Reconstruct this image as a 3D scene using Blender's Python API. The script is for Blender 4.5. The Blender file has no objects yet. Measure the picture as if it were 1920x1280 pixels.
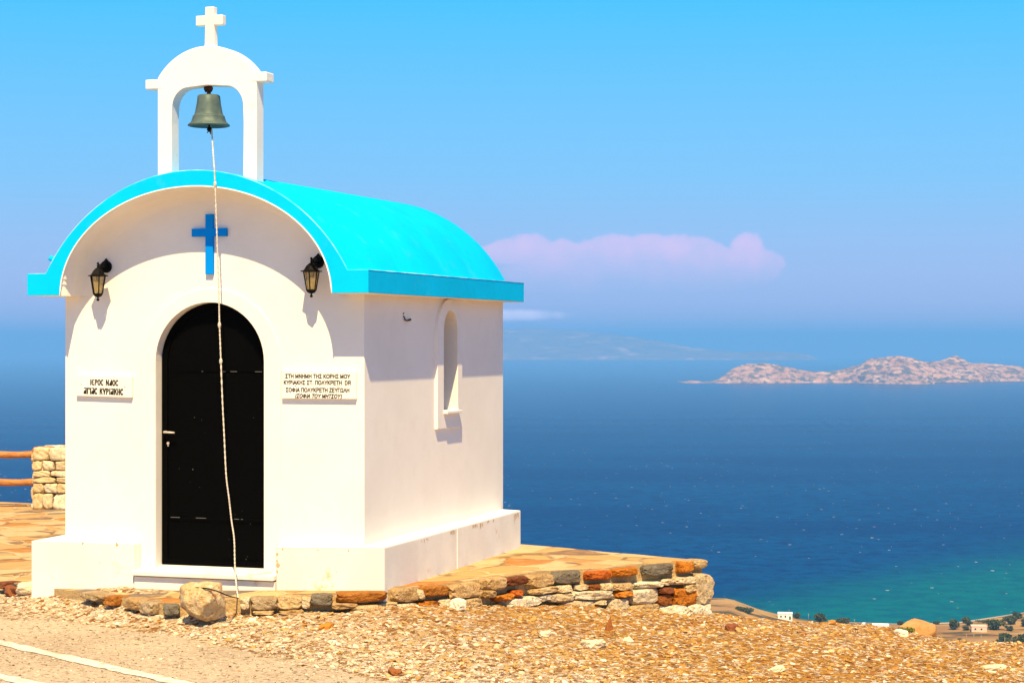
import bpy, bmesh, math, random
import numpy as np
from mathutils import Vector, noise as mnoise
R = math.radians
scene = bpy.context.scene
COL = scene.collection

# ---------------------------------------------------------------- camera, sky, sun, exposure
CZ = 1.82                      # eye height over the paving
cam_data = bpy.data.cameras.new('camera'); cam = bpy.data.objects.new('camera', cam_data); COL.objects.link(cam)
cam.location = (0, 0, CZ); cam.rotation_euler = (R(90), 0, 0)
cam_data.sensor_width = 36; cam_data.lens = 72; cam_data.clip_start = .1; cam_data.clip_end = 300000
scene.camera = cam

SUN_EL = 56.0
sun_data = bpy.data.lights.new('sun', 'SUN'); sun = bpy.data.objects.new('sun', sun_data); COL.objects.link(sun)
sun_data.energy = 5.0; sun_data.angle = R(.5); sun_data.color = (1, .75, .38)
sun.rotation_euler = (R(90 - SUN_EL), 0, R(2)); sun.location = (0, -20, 30)

vs = scene.view_settings
vs.view_transform = 'Standard'; vs.look = 'None'; vs.gamma = 1; vs.use_curve_mapping = False; vs.exposure = 0.85
scene.render.engine = 'CYCLES'
scene.cycles.use_denoising = True
scene.cycles.volume_bounces = 1
scene.cycles.max_bounces = 8

def make_world():
    w = bpy.data.worlds.new('World'); scene.world = w; w.use_nodes = True
    nt = w.node_tree; nt.nodes.clear(); N = nt.nodes.new; L = nt.links.new
    out = N('ShaderNodeOutputWorld'); bg = N('ShaderNodeBackground'); L(bg.outputs[0], out.inputs[0])
    STR = .09; bg.inputs[1].default_value = STR
    sky = N('ShaderNodeTexSky'); sky.sky_type = 'NISHITA'; sky.sun_disc = False
    sky.sun_elevation = R(SUN_EL); sky.sun_rotation = R(178); sky.altitude = 180; sky.dust_density = .1; sky.ozone_density = 5
    tc = N('ShaderNodeTexCoord'); sp = N('ShaderNodeSeparateXYZ'); L(tc.outputs['Generated'], sp.inputs[0])
    def M(op, a, b=None, c=None, clamp=False):
        n = N('ShaderNodeMath'); n.operation = op; n.use_clamp = clamp
        for i, v in enumerate((a, b, c)):
            if v is None: continue
            if isinstance(v, (int, float)): n.inputs[i].default_value = v
            else: L(v, n.inputs[i])
        return n.outputs[0]
    def smooth(v, a, b):
        n = N('ShaderNodeMapRange'); n.interpolation_type = 'SMOOTHSTEP'; L(v, n.inputs[0])
        n.inputs[1].default_value = a; n.inputs[2].default_value = b; return n.outputs[0]
    def mixc(f, a, b):
        n = N('ShaderNodeMix'); n.data_type = 'RGBA'
        for s, v in ((n.inputs[0], f), (n.inputs[6], a), (n.inputs[7], b)):
            if isinstance(v, tuple): s.default_value = v
            elif isinstance(v, (int, float)): s.default_value = v
            else: L(v, s)
        return n.outputs[2]
    z = sp.outputs[2]
    # clear blue air low over the sea, blending into the physical sky higher up
    ramp = N('ShaderNodeValToRGB'); L(M('MULTIPLY', z, 2.5), ramp.inputs[0])
    cr = ramp.color_ramp; cr.elements[0].position = 0; cr.elements[1].position = 1
    stops = [(0, (.46, .45, .74)), (.10, (.33, .48, .79)), (.20, (.205, .51, .85)), (.42, (.055, .48, .93)), (1, (.03, .34, .85))]
    while len(cr.elements) < len(stops): cr.elements.new(.5)
    for e, (p, c) in zip(cr.elements, stops): e.position = p; e.color = (*c, 1)
    sc = N('ShaderNodeVectorMath'); sc.operation = 'SCALE'; L(ramp.outputs[0], sc.inputs[0]); sc.inputs['Scale'].default_value = SKYGAIN / STR
    col = mixc(smooth(z, .18, .65), sc.outputs[0], sky.outputs[0])
    # pale cloud bank low over the far island
    ys = M('MAXIMUM', sp.outputs[1], .05)
    px = M('DIVIDE', sp.outputs[0], ys); pz = M('DIVIDE', z, ys)
    cv = N('ShaderNodeCombineXYZ'); L(px, cv.inputs[0]); L(pz, cv.inputs[1])
    def noise(scale, detail, rough=.55):
        n = N('ShaderNodeTexNoise'); L(cv.outputs[0], n.inputs['Vector']); n.inputs['Scale'].default_value = scale
        n.inputs['Detail'].default_value = detail; n.inputs['Roughness'].default_value = rough; return n.outputs[0]
    wn = N('ShaderNodeTexNoise'); L(cv.outputs[0], wn.inputs['Vector']); wn.inputs['Scale'].default_value = 75; wn.inputs['Detail'].default_value = 5; wn.inputs['Roughness'].default_value = .55
    wd = N('ShaderNodeVectorMath'); wd.operation = 'MULTIPLY_ADD'; L(wn.outputs['Color'], wd.inputs[0]); wd.inputs[1].default_value = (.008, .008, 0); L(cv.outputs[0], wd.inputs[2])
    ws = N('ShaderNodeSeparateXYZ'); L(wd.outputs[0], ws.inputs[0]); wx, wz = M('SUBTRACT', ws.outputs[0], .004), M('SUBTRACT', ws.outputs[1], .004)
    PUFFS = [(950, 472, 60, 24), (1000, 472, 55, 35), (1058, 478, 55, 33), (1112, 474, 52, 35), (1160, 472, 50, 36), (1212, 470, 55, 33), (1262, 472, 50, 34), (1312, 476, 50, 34), (1348, 488, 36, 28), (1402, 474, 37, 38), (1374, 494, 40, 30), (1436, 488, 26, 24), (1458, 490, 15, 15), (1420, 506, 46, 30), (1300, 512, 150, 40), (1080, 512, 160, 42)]
    dens = None
    for cx, cy, rx, ry in PUFFS:
        ex = M('DIVIDE', M('SUBTRACT', wx, (cx - 960) / 3840), rx / 3840); ez = M('DIVIDE', M('SUBTRACT', wz, (640 - cy) / 3840), ry / 3840)
        e = M('SUBTRACT', 1.0, M('ADD', M('MULTIPLY', ex, ex), M('MULTIPLY', ez, ez)))
        dens = e if dens is None else M('SMOOTH_MAX', dens, e, .12)
    edge = smooth(dens, -.05, .42)
    fade = smooth(M('ADD', pz, M('MULTIPLY', M('SUBTRACT', noise(30, 4), .5), .02)), .021, .050)
    patch = M('ADD', M('MULTIPLY', smooth(dens, .0, .9), .22), M('ADD', M('MULTIPLY', noise(60, 5, .6), .9), .18))
    m = M('MULTIPLY', M('MULTIPLY', edge, fade), patch)
    # small bright cloud cap right over the far island's summit
    dx = M('DIVIDE', M('SUBTRACT', px, -.004), .034); dz = M('DIVIDE', M('SUBTRACT', pz, .0128), .0034)
    r2 = M('ADD', M('MULTIPLY', dx, dx), M('MULTIPLY', dz, dz))
    m2 = M('MULTIPLY', smooth(M('ADD', r2, M('MULTIPLY', noise(120, 4), .9)), 1.6, .3), 1.0)
    cl = tuple(c * SKYGAIN / STR for c in (.66, .53, .82)) + (1,)
    cl2 = tuple(c * SKYGAIN / STR for c in (1.5, 1.25, 1.45)) + (1,)
    col = mixc(M('MULTIPLY', m, 1.0, clamp=True), col, cl)
    col = mixc(M('MULTIPLY', m2, .5, clamp=True), col, cl2)
    L(col, bg.inputs[0])
def smoothlin(N, L, v, a, b):
    n = N('ShaderNodeMapRange'); L(v, n.inputs[0]); n.inputs[1].default_value = a; n.inputs[2].default_value = b; return n.outputs[0]
SKYGAIN = .67
make_world()

# ---------------------------------------------------------------- chapel frame and helpers
TH = R(18.56)
AX = Vector((math.cos(TH), -math.sin(TH), 0)); AY = Vector((math.sin(TH), math.cos(TH), 0)); AO = Vector((-2.319, 15.767, 0))
def to_world(x, y, z): return AO + AX * x + AY * y + Vector((0, 0, z))
F = 3840.0
def on_depth(px, py, d): return Vector(((px - 960) * d / F, d, CZ - (py - 640) * d / F))
def on_level(px, py, z): return on_depth(px, py, (CZ - z) * F / (py - 640))
def on_front(px, py, y0):                      # a point on the plane y0 in front of the chapel wall, in chapel axes
    d = Vector(((px - 960) / F, 1, (640 - py) / F)); c = Vector((0, 0, CZ))
    t = (AO + AY * y0 - c).dot(AY) / d.dot(AY); p = c + d * t
    return ((p - AO).dot(AX), y0, p.z)

def tag(o, label=None, cat=None, group=None, kind=None):
    if label: o['label'] = label
    if cat: o['category'] = cat
    if group: o['group'] = group
    if kind: o['kind'] = kind
    return o
def empty(name, loc=(0, 0, 0), rz=0, label=None, cat=None, group=None):
    o = bpy.data.objects.new(name, None); COL.objects.link(o); o.location = loc; o.rotation_euler = (0, 0, rz)
    o.empty_display_size = .1
    return tag(o, label, cat, group)
def link(name, me, mats, parent=None, loc=None):
    o = bpy.data.objects.new(name, me); COL.objects.link(o)
    for m in (mats if isinstance(mats, (list, tuple)) else [mats]):
        if m: me.materials.append(m)
    if parent: o.parent = parent
    if loc is not None: o.location = loc
    return o
def build(name, bm, mats, parent=None, smooth=False, bevel=0, segs=2, loc=None, angle=40):
    me = bpy.data.meshes.new(name); bmesh.ops.recalc_face_normals(bm, faces=bm.faces); bm.to_mesh(me); bm.free()
    if smooth: me.polygons.foreach_set('use_smooth', [True] * len(me.polygons))
    o = link(name, me, mats, parent, loc)
    if bevel:
        b = o.modifiers.new('bevel', 'BEVEL'); b.width = bevel; b.segments = segs; b.limit_method = 'ANGLE'; b.angle_limit = R(angle)
        b.harden_normals = False
    return o
def box(bm, x0, y0, z0, x1, y1, z1, mi=0):
    v = [bm.verts.new(p) for p in ((x0,y0,z0),(x1,y0,z0),(x1,y1,z0),(x0,y1,z0),(x0,y0,z1),(x1,y0,z1),(x1,y1,z1),(x0,y1,z1))]
    for q in ((0,3,2,1),(4,5,6,7),(0,1,5,4),(1,2,6,5),(2,3,7,6),(3,0,4,7)):
        f = bm.faces.new([v[i] for i in q]); f.material_index = mi
    return v
def prism_xz(bm, pts, y0, y1, mi=0):           # outline in x,z run along y
    a = [bm.verts.new((x, y0, z)) for x, z in pts]; b = [bm.verts.new((x, y1, z)) for x, z in pts]
    n = len(pts); fs = [bm.faces.new(a), bm.faces.new(b[::-1])]
    for i in range(n): fs.append(bm.faces.new((a[i], b[i], b[(i+1) % n], a[(i+1) % n])))
    for f in fs: f.material_index = mi
def prism_yz(bm, pts, x0, x1, mi=0):
    a = [bm.verts.new((x0, y, z)) for y, z in pts]; b = [bm.verts.new((x1, y, z)) for y, z in pts]
    n = len(pts); fs = [bm.faces.new(a), bm.faces.new(b[::-1])]
    for i in range(n): fs.append(bm.faces.new((a[i], b[i], b[(i+1) % n], a[(i+1) % n])))
    for f in fs: f.material_index = mi
def tube(bm, pts, rad, seg=8, cap=True, mi=0):
    pts = [Vector(p) for p in pts]; rings = []; up = Vector((0, 0, 1)); prev = None
    rads = rad if isinstance(rad, (list, tuple)) else [rad] * len(pts)
    for i, p in enumerate(pts):
        t = (pts[min(i+1, len(pts)-1)] - pts[max(i-1, 0)]).normalized()
        if prev is None:
            a = t.cross(up)
            if a.length < .05: a = t.cross(Vector((1, 0, 0)))
        else: a = prev - t * prev.dot(t)
        a.normalize(); prev = a; b = t.cross(a)
        rings.append([bm.verts.new(p + (a * math.cos(k * 2 * math.pi / seg) + b * math.sin(k * 2 * math.pi / seg)) * rads[i]) for k in range(seg)])
    for r0, r1 in zip(rings, rings[1:]):
        for k in range(seg):
            f = bm.faces.new((r0[k], r0[(k+1) % seg], r1[(k+1) % seg], r1[k])); f.material_index = mi; f.smooth = True
    if cap:
        for r in (rings[0], rings[-1][::-1]): bm.faces.new(r).material_index = mi
def lathe(bm, prof, seg=32, c=(0, 0), mi=0, smooth=True, close=True):   # prof: (radius, z)
    rings = []
    for r, z in prof: rings.append([bm.verts.new((c[0] + r * math.cos(k * 2 * math.pi / seg), c[1] + r * math.sin(k * 2 * math.pi / seg), z)) for k in range(seg)])
    for r0, r1 in zip(rings, rings[1:]):
        for k in range(seg):
            f = bm.faces.new((r0[k], r0[(k+1) % seg], r1[(k+1) % seg], r1[k])); f.material_index = mi; f.smooth = smooth
    if close:
        bm.faces.new(rings[0][::-1]).material_index = mi; bm.faces.new(rings[-1]).material_index = mi
def arch(cx, half, spring, rise, n=28):        # points left to right over the top
    return [(cx - half * math.cos(math.pi * i / n), spring + rise * math.sin(math.pi * i / n)) for i in range(n + 1)]

# ---------------------------------------------------------------- materials
def mat(name, base, rough=.8, spec=.3, var=None, var_scale=3, bump=0, bump_scale=60, bump_dist=.01, attr=None, stain=None, stain_scale=2.0, stain_amt=.5, stain_lo=.60, metallic=0, fine=None, fine_scale=90, stretch=None):
    m = bpy.data.materials.new(name); m.use_nodes = True; nt = m.node_tree; N = nt.nodes.new; L = nt.links.new
    p = nt.nodes['Principled BSDF']; p.inputs['Roughness'].default_value = rough; p.inputs['Specular IOR Level'].default_value = spec
    p.inputs['Metallic'].default_value = metallic
    tc = N('ShaderNodeTexCoord'); vec = tc.outputs['Object']
    if stretch:
        mp = N('ShaderNodeMapping'); mp.inputs['Scale'].default_value = stretch; L(vec, mp.inputs[0]); vec = mp.outputs[0]
    def nz(s, d=5, r=.6):
        n = N('ShaderNodeTexNoise'); L(vec, n.inputs['Vector']); n.inputs['Scale'].default_value = s; n.inputs['Detail'].default_value = d; n.inputs['Roughness'].default_value = r; return n.outputs[0]
    def mx(f, a, b, mode='MIX'):
        n = N('ShaderNodeMix'); n.data_type = 'RGBA'; n.blend_type = mode
        for s, v in ((n.inputs[0], f), (n.inputs[6], a), (n.inputs[7], b)):
            if isinstance(v, tuple): s.default_value = v if len(v) == 4 else (*v, 1)
            elif isinstance(v, (int, float)): s.default_value = v
            else: L(v, s)
        return n.outputs[2]
    def rng(v, a, b, lo=0, hi=1):
        n = N('ShaderNodeMapRange'); n.interpolation_type = 'SMOOTHSTEP'; L(v, n.inputs[0])
        for i, k in zip((1, 2, 3, 4), (a, b, lo, hi)): n.inputs[i].default_value = k
        return n.outputs[0]
    if attr:
        a = N('ShaderNodeAttribute'); a.attribute_name = attr; col = a.outputs['Color']
    else:
        rgb = N('ShaderNodeRGB'); rgb.outputs[0].default_value = (*base, 1); col = rgb.outputs[0]
    if var: col = mx(rng(nz(var_scale), .35, .65), col, mx(1.0, col, var, 'MULTIPLY') if attr else var)
    if fine: col = mx(rng(nz(fine_scale, 3), .5, .72), col, mx(1.0, col, fine, 'MULTIPLY'))
    if stain:
        f = N('ShaderNodeMath'); f.operation = 'MULTIPLY'; L(rng(nz(stain_scale, 7, .68), stain_lo, stain_lo + .10), f.inputs[0]); f.inputs[1].default_value = stain_amt
        col = mx(f.outputs[0], col, stain)
    L(col, p.inputs['Base Color'])
    if bump:
        b = N('ShaderNodeBump'); b.inputs['Strength'].default_value = bump; b.inputs['Distance'].default_value = bump_dist
        L(nz(bump_scale, 6, .65), b.inputs['Height']); L(b.outputs[0], p.inputs['Normal'])
    return m
WHITE = mat('white_plaster', (.825, .795, .765), .85, .1, var=(.78, .75, .715), var_scale=1.3, bump=.20, bump_scale=16, bump_dist=.006, fine=(.975, .97, .965), fine_scale=6)
PLINTHW = mat('plinth_plaster', (.82, .79, .74), .85, .1, var=(.74, .71, .66), var_scale=2.2, bump=.22, bump_scale=18, bump_dist=.008, stain=(.58, .40, .20), stain_scale=3.2, stain_amt=.75)
CYAN = mat('turquoise_paint', (.0, .54, .98), .8, .05, var=(.0, .49, .90), var_scale=1.6, bump=.3, bump_scale=22, bump_dist=.006, fine=(.90, .95, .96), fine_scale=9, stain=(.30, .68, .86), stain_scale=4.5, stain_amt=.04, stain_lo=.58)
CYAN_EDGE = mat('worn_turquoise_edge', (.06, .58, .92), .75, .1, var=(.50, .76, .84), var_scale=5)
TOWERW = mat('white_tower_paint', (.82, .82, .82), .8, .2, var=(.77, .77, .77), var_scale=3, bump=.4, bump_scale=50, bump_dist=.005, stain=(.50, .50, .50), stain_scale=9, stain_amt=.35)
CROSSW = mat('cream_cross_paint', (.80, .77, .71), .8, .2, bump=.2)
BLACK = mat('black_door_paint', (.0012, .0012, .0012), .6, .03, fine=(.6, .6, .6), fine_scale=30)
SCRATCH = mat('chipped_paint', (.18, .18, .17), .7)
IRON = mat('black_iron', (.003, .003, .003), .5, .12)
GLASSY = mat('amber_lantern_glass', (.50, .36, .13), .25, .5, var=(.78, .66, .38), var_scale=22)
BULB = mat('cream_bulb', (.85, .75, .45), .3, .5)
BRONZE = mat('weathered_bronze', (.062, .098, .095), .55, .3, var=(.095, .14, .13), var_scale=12, stain=(.24, .25, .20), stain_scale=20, stain_amt=.4, metallic=.25)
RUST = mat('rusty_iron', (.10, .04, .02), .8, .2, var=(.03, .02, .015), var_scale=40)
STEEL = mat('worn_steel', (.62, .52, .44), .4, .5, metallic=.4)
BLUE = mat('blue_cross_paint', (.0, .26, .84), .7, .06, var=(.0, .23, .80))
MARBLE = mat('cream_marble', (.82, .80, .76), .55, .2, var=(.80, .77, .70), var_scale=9)
INK = mat('black_lettering', (.006, .006, .006), .7, .1)
ROPE = mat('white_rope', (.74, .69, .60), .9, .1, var=(.5, .45, .38), var_scale=60, bump=.8, bump_scale=240, bump_dist=.004)
DARKGLASS = mat('dark_window_glass', (.02, .025, .03), .15, .5)
STONE = mat('wall_stone', (.5, .4, .3), .9, .1, attr='col', var=(.80, .72, .60), var_scale=8, bump=1.0, bump_scale=18, bump_dist=.06, fine=(.62, .52, .40), fine_scale=34)
PALESTONE = mat('pale_pillar_stone', (.6, .5, .35), .9, .15, attr='col', var=(.86, .78, .66), var_scale=5, bump=.9, bump_scale=18, bump_dist=.02, fine=(.7, .6, .48), fine_scale=25)
MORTAR = mat('sandy_mortar', (.50, .35, .17), .95, .1, var=(.46, .32, .16), var_scale=7, bump=1, bump_scale=35, bump_dist=.02)
LOG = mat('orange_log', (.52, .23, .08), .75, .2, var=(.33, .13, .045), var_scale=5, stretch=(1, 14, 14), bump=.6, bump_scale=14, bump_dist=.01)
PEBBLE = mat('pebble_stone', (.5, .4, .3), .9, .12, attr='col', bump=.6, bump_scale=60, bump_dist=.008, fine=(.72, .64, .55), fine_scale=70)
BOULDER = mat('orange_boulder', (.58, .40, .19), .9, .1, var=(.70, .57, .37), var_scale=7, bump=1, bump_scale=14, bump_dist=.05, stain=(.44, .13, .015), stain_scale=8, stain_amt=.95, stain_lo=.54, fine=(.66, .52, .40), fine_scale=40)
FOLIAGE = mat('dark_foliage', (.040, .058, .022), .8, .2, var=(.065, .080, .030), var_scale=.6)
OLIVE = mat('grey_olive_foliage', (.085, .095, .050), .8, .2, var=(.055, .068, .03), var_scale=.6)
BARK = mat('grey_bark', (.13, .10, .07), .9)
HOUSEW = mat('house_whitewash', (.8, .79, .76), .8)
HOUSEP = mat('house_pink_render', (.66, .50, .40), .85)
VANW = mat('van_white_paint', (.8, .8, .8), .4, .5)
POLE = mat('grey_pole', (.32, .28, .24), .8)
PAINT = mat('road_paint', (.70, .66, .58), .8, .1, var=(.58, .52, .43), var_scale=8, stain=(.43, .34, .24), stain_scale=16, stain_amt=.8, stain_lo=.54, bump=.5, bump_scale=60)

def ground_mats():
    # loose orange earth with broken stone
    m = bpy.data.materials.new('stony_orange_earth'); m.use_nodes = True; nt = m.node_tree; N = nt.nodes.new; L = nt.links.new
    p = nt.nodes['Principled BSDF']; p.inputs['Roughness'].default_value = .95; p.inputs['Specular IOR Level'].default_value = .1
    geo = N('ShaderNodeNewGeometry'); pos = geo.outputs['Position']
    def nz(s, d=5, r=.6):
        n = N('ShaderNodeTexNoise'); L(pos, n.inputs['Vector']); n.inputs['Scale'].default_value = s; n.inputs['Detail'].default_value = d; n.inputs['Roughness'].default_value = r; return n.outputs[0]
    def mx(f, a, b):
        n = N('ShaderNodeMix'); n.data_type = 'RGBA'
        for s, v in ((n.inputs[0], f), (n.inputs[6], a), (n.inputs[7], b)):
            if isinstance(v, tuple): s.default_value = (*v, 1)
            elif isinstance(v, (int, float)): s.default_value = v
            else: L(v, s)
        return n.outputs[2]
    def rng(v, a, b, lo=0, hi=1):
        n = N('ShaderNodeMapRange'); n.interpolation_type = 'SMOOTHSTEP'; L(v, n.inputs[0])
        for i, k in zip((1, 2, 3, 4), (a, b, lo, hi)): n.inputs[i].default_value = k
        return n.outputs[0]
    at = N('ShaderNodeAttribute'); at.attribute_name = 'pale'
    orange = mx(rng(nz(1.6), .35, .65), (.47, .222, .040), (.56, .315, .085))
    pale = mx(rng(nz(2.5), .35, .65), (.60, .46, .29), (.68, .55, .38))
    base = mx(at.outputs['Fac'], orange, pale)
    vo = N('ShaderNodeTexVoronoi'); L(pos, vo.inputs['Vector']); vo.inputs['Scale'].default_value = 32
    sx = N('ShaderNodeSeparateColor'); L(vo.outputs['Color'], sx.inputs[0])
    base = mx(rng(sx.outputs[0], .72, .78), base, (.74, .66, .52))
    base = mx(rng(sx.outputs[1], .80, .86), base, (.30, .13, .04))
    base = mx(rng(nz(60, 3), .56, .66), base, (.13, .06, .02))  # dark specks painted in for shaded crevices between the stones
    base = mx(rng(nz(14, 5, .7), .51, .60, 0, .8), base, (.22, .095, .022))  # broader dark blotches, crevice shade put into the earth colour too
    L(base, p.inputs['Base Color'])
    b = N('ShaderNodeBump'); b.inputs['Strength'].default_value = .9; b.inputs['Distance'].default_value = .03
    ad = N('ShaderNodeMath'); ad.operation = 'ADD'; L(vo.outputs['Distance'], ad.inputs[0]); L(nz(60, 6, .7), ad.inputs[1])
    L(ad.outputs[0], b.inputs['Height']); L(b.outputs[0], p.inputs['Normal'])
    # dusty asphalt
    a = bpy.data.materials.new('dusty_asphalt'); a.use_nodes = True; nt = a.node_tree; N = nt.nodes.new; L = nt.links.new
    p = nt.nodes['Principled BSDF']; p.inputs['Roughness'].default_value = .9; p.inputs['Specular IOR Level'].default_value = .2
    geo = N('ShaderNodeNewGeometry'); pos = geo.outputs['Position']
    c = mx(rng(nz(1.2), .35, .65), (.42, .325, .225), (.51, .405, .29))
    c = mx(rng(nz(21, 3, .8), .54, .61, 0, .8), c, (.20, .125, .065))
    c = mx(rng(nz(33, 3, .8), .56, .63), c, (.70, .56, .39))
    vo = N('ShaderNodeTexVoronoi'); L(pos, vo.inputs['Vector']); vo.inputs['Scale'].default_value = 26
    sx = N('ShaderNodeSeparateColor'); L(vo.outputs['Color'], sx.inputs[0])
    g = N('ShaderNodeMath'); g.operation = 'MULTIPLY'; L(rng(sx.outputs[0], .94, .95), g.inputs[0]); L(rng(vo.outputs['Distance'], .35, .25), g.inputs[1])
    c = mx(g.outputs[0], c, (.04, .03, .02))
    L(c, p.inputs['Base Color'])
    b = N('ShaderNodeBump'); b.inputs['Strength'].default_value = .8; b.inputs['Distance'].default_value = .012
    L(nz(110, 5, .7), b.inputs['Height']); L(b.outputs[0], p.inputs['Normal'])
    # flagstones set in pale mortar
    s = bpy.data.materials.new('flagstone_paving'); s.use_nodes = True; nt = s.node_tree; N = nt.nodes.new; L = nt.links.new
    p = nt.nodes['Principled BSDF']; p.inputs['Roughness'].default_value = .85; p.inputs['Specular IOR Level'].default_value = .2
    geo = N('ShaderNodeNewGeometry'); pos = geo.outputs['Position']
    wn = N('ShaderNodeTexNoise'); L(pos, wn.inputs['Vector']); wn.inputs['Scale'].default_value = 4
    wv = N('ShaderNodeVectorMath'); wv.operation = 'MULTIPLY_ADD'; L(wn.outputs['Color'], wv.inputs[0]); wv.inputs[1].default_value = (.18, .18, .18); L(pos, wv.inputs[2])
    fl = N('ShaderNodeVectorMath'); fl.operation = 'MULTIPLY'; L(wv.outputs[0], fl.inputs[0]); fl.inputs[1].default_value = (1, 1, 0)
    vo = N('ShaderNodeTexVoronoi'); L(fl.outputs[0], vo.inputs['Vector']); vo.inputs['Scale'].default_value = 2.6
    ve = N('ShaderNodeTexVoronoi'); ve.feature = 'DISTANCE_TO_EDGE'; L(fl.outputs[0], ve.inputs['Vector']); ve.inputs['Scale'].default_value = 2.6
    sx = N('ShaderNodeSeparateColor'); L(vo.outputs['Color'], sx.inputs[0])
    rp = N('ShaderNodeValToRGB'); rp.color_ramp.interpolation = 'CONSTANT'; L(sx.outputs[0], rp.inputs[0])
    stops = [(0, (.48, .29, .11)), (.18, (.54, .38, .19)), (.34, (.39, .16, .035)), (.46, (.54, .39, .21)), (.60, (.20, .12, .07)), (.70, (.48, .29, .11)), (.84, (.16, .13, .11)), (.93, (.42, .21, .065))]
    while len(rp.color_ramp.elements) < len(stops): rp.color_ramp.elements.new(.5)
    for e, (q, cc) in zip(rp.color_ramp.elements, stops): e.position = q; e.color = (*cc, 1)
    c = mx(rng(nz(9, 6), .42, .75, 0, .7), rp.outputs[0], (.48, .29, .11))
    c = mx(rng(ve.outputs['Distance'], .055, .03), c, mx(rng(nz(2.2, 4), .42, .6), (.56, .40, .20), (.22, .13, .055)))
    L(c, p.inputs['Base Color'])
    b = N('ShaderNodeBump'); b.inputs['Strength'].default_value = .8; b.inputs['Distance'].default_value = .02
    ad = N('ShaderNodeMath'); ad.operation = 'ADD'; L(rng(ve.outputs['Distance'], .02, .10), ad.inputs[0]); L(nz(30, 5), ad.inputs[1])
    L(ad.outputs[0], b.inputs['Height']); L(b.outputs[0], p.inputs['Normal'])
    return m, a, s
EARTH, ASPHALT, FLAGS = ground_mats()

def land_mat(name, stops, scale, dark, dscale, dlo, dhi, bump=0, bscale=.05, bdist=2, stretch=(1, 1, 1)):
    m = bpy.data.materials.new(name); m.use_nodes = True; nt = m.node_tree; N = nt.nodes.new; L = nt.links.new
    p = nt.nodes['Principled BSDF']; p.inputs['Roughness'].default_value = .95; p.inputs['Specular IOR Level'].default_value = .05
    geo = N('ShaderNodeNewGeometry'); mp = N('ShaderNodeMapping'); mp.inputs['Scale'].default_value = stretch; L(geo.outputs['Position'], mp.inputs[0])
    def nz(s, d=6, r=.6):
        n = N('ShaderNodeTexNoise'); L(mp.outputs[0], n.inputs['Vector']); n.inputs['Scale'].default_value = s; n.inputs['Detail'].default_value = d; n.inputs['Roughness'].default_value = r; return n.outputs[0]
    rp = N('ShaderNodeValToRGB'); L(nz(scale), rp.inputs[0])
    while len(rp.color_ramp.elements) < len(stops): rp.color_ramp.elements.new(.5)
    for e, (q, c) in zip(rp.color_ramp.elements, stops): e.position = q; e.color = (*c, 1)
    r = N('ShaderNodeMapRange'); L(nz(dscale, 4), r.inputs[0]); r.inputs[1].default_value = dlo; r.inputs[2].default_value = dhi
    x = N('ShaderNodeMix'); x.data_type = 'RGBA'; L(r.outputs[0], x.inputs[0]); L(rp.outputs[0], x.inputs[6]); x.inputs[7].default_value = (*dark, 1)
    L(x.outputs[2], p.inputs['Base Color'])
    if bump:
        b = N('ShaderNodeBump'); b.inputs['Strength'].default_value = bump; b.inputs['Distance'].default_value = bdist
        L(nz(bscale, 7, .65), b.inputs['Height']); L(b.outputs[0], p.inputs['Normal'])
    return m

# ---------------------------------------------------------------- the air
def principled_volume():
    m = bpy.data.materials.new('sea_haze'); m.use_nodes = True; nt = m.node_tree; nt.nodes.clear()
    out = nt.nodes.new('ShaderNodeOutputMaterial'); v = nt.nodes.new('ShaderNodeVolumePrincipled')
    v.inputs['Color'].default_value = HAZE_COLOR; v.inputs['Density'].default_value = HAZE_DENSITY; v.inputs['Anisotropy'].default_value = 0
    nt.links.new(v.outputs[0], out.inputs['Volume']); return m
HAZE_COLOR = (.19, .535, 1.0, 1); HAZE_DENSITY = 7.5e-5
bm = bmesh.new(); box(bm, -66000, -66000, -470, 66000, 66000, 215)
tag(build('haze', bm, principled_volume()), 'pale blue haze lying over the sea and far islands', 'haze', kind='stuff')

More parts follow.
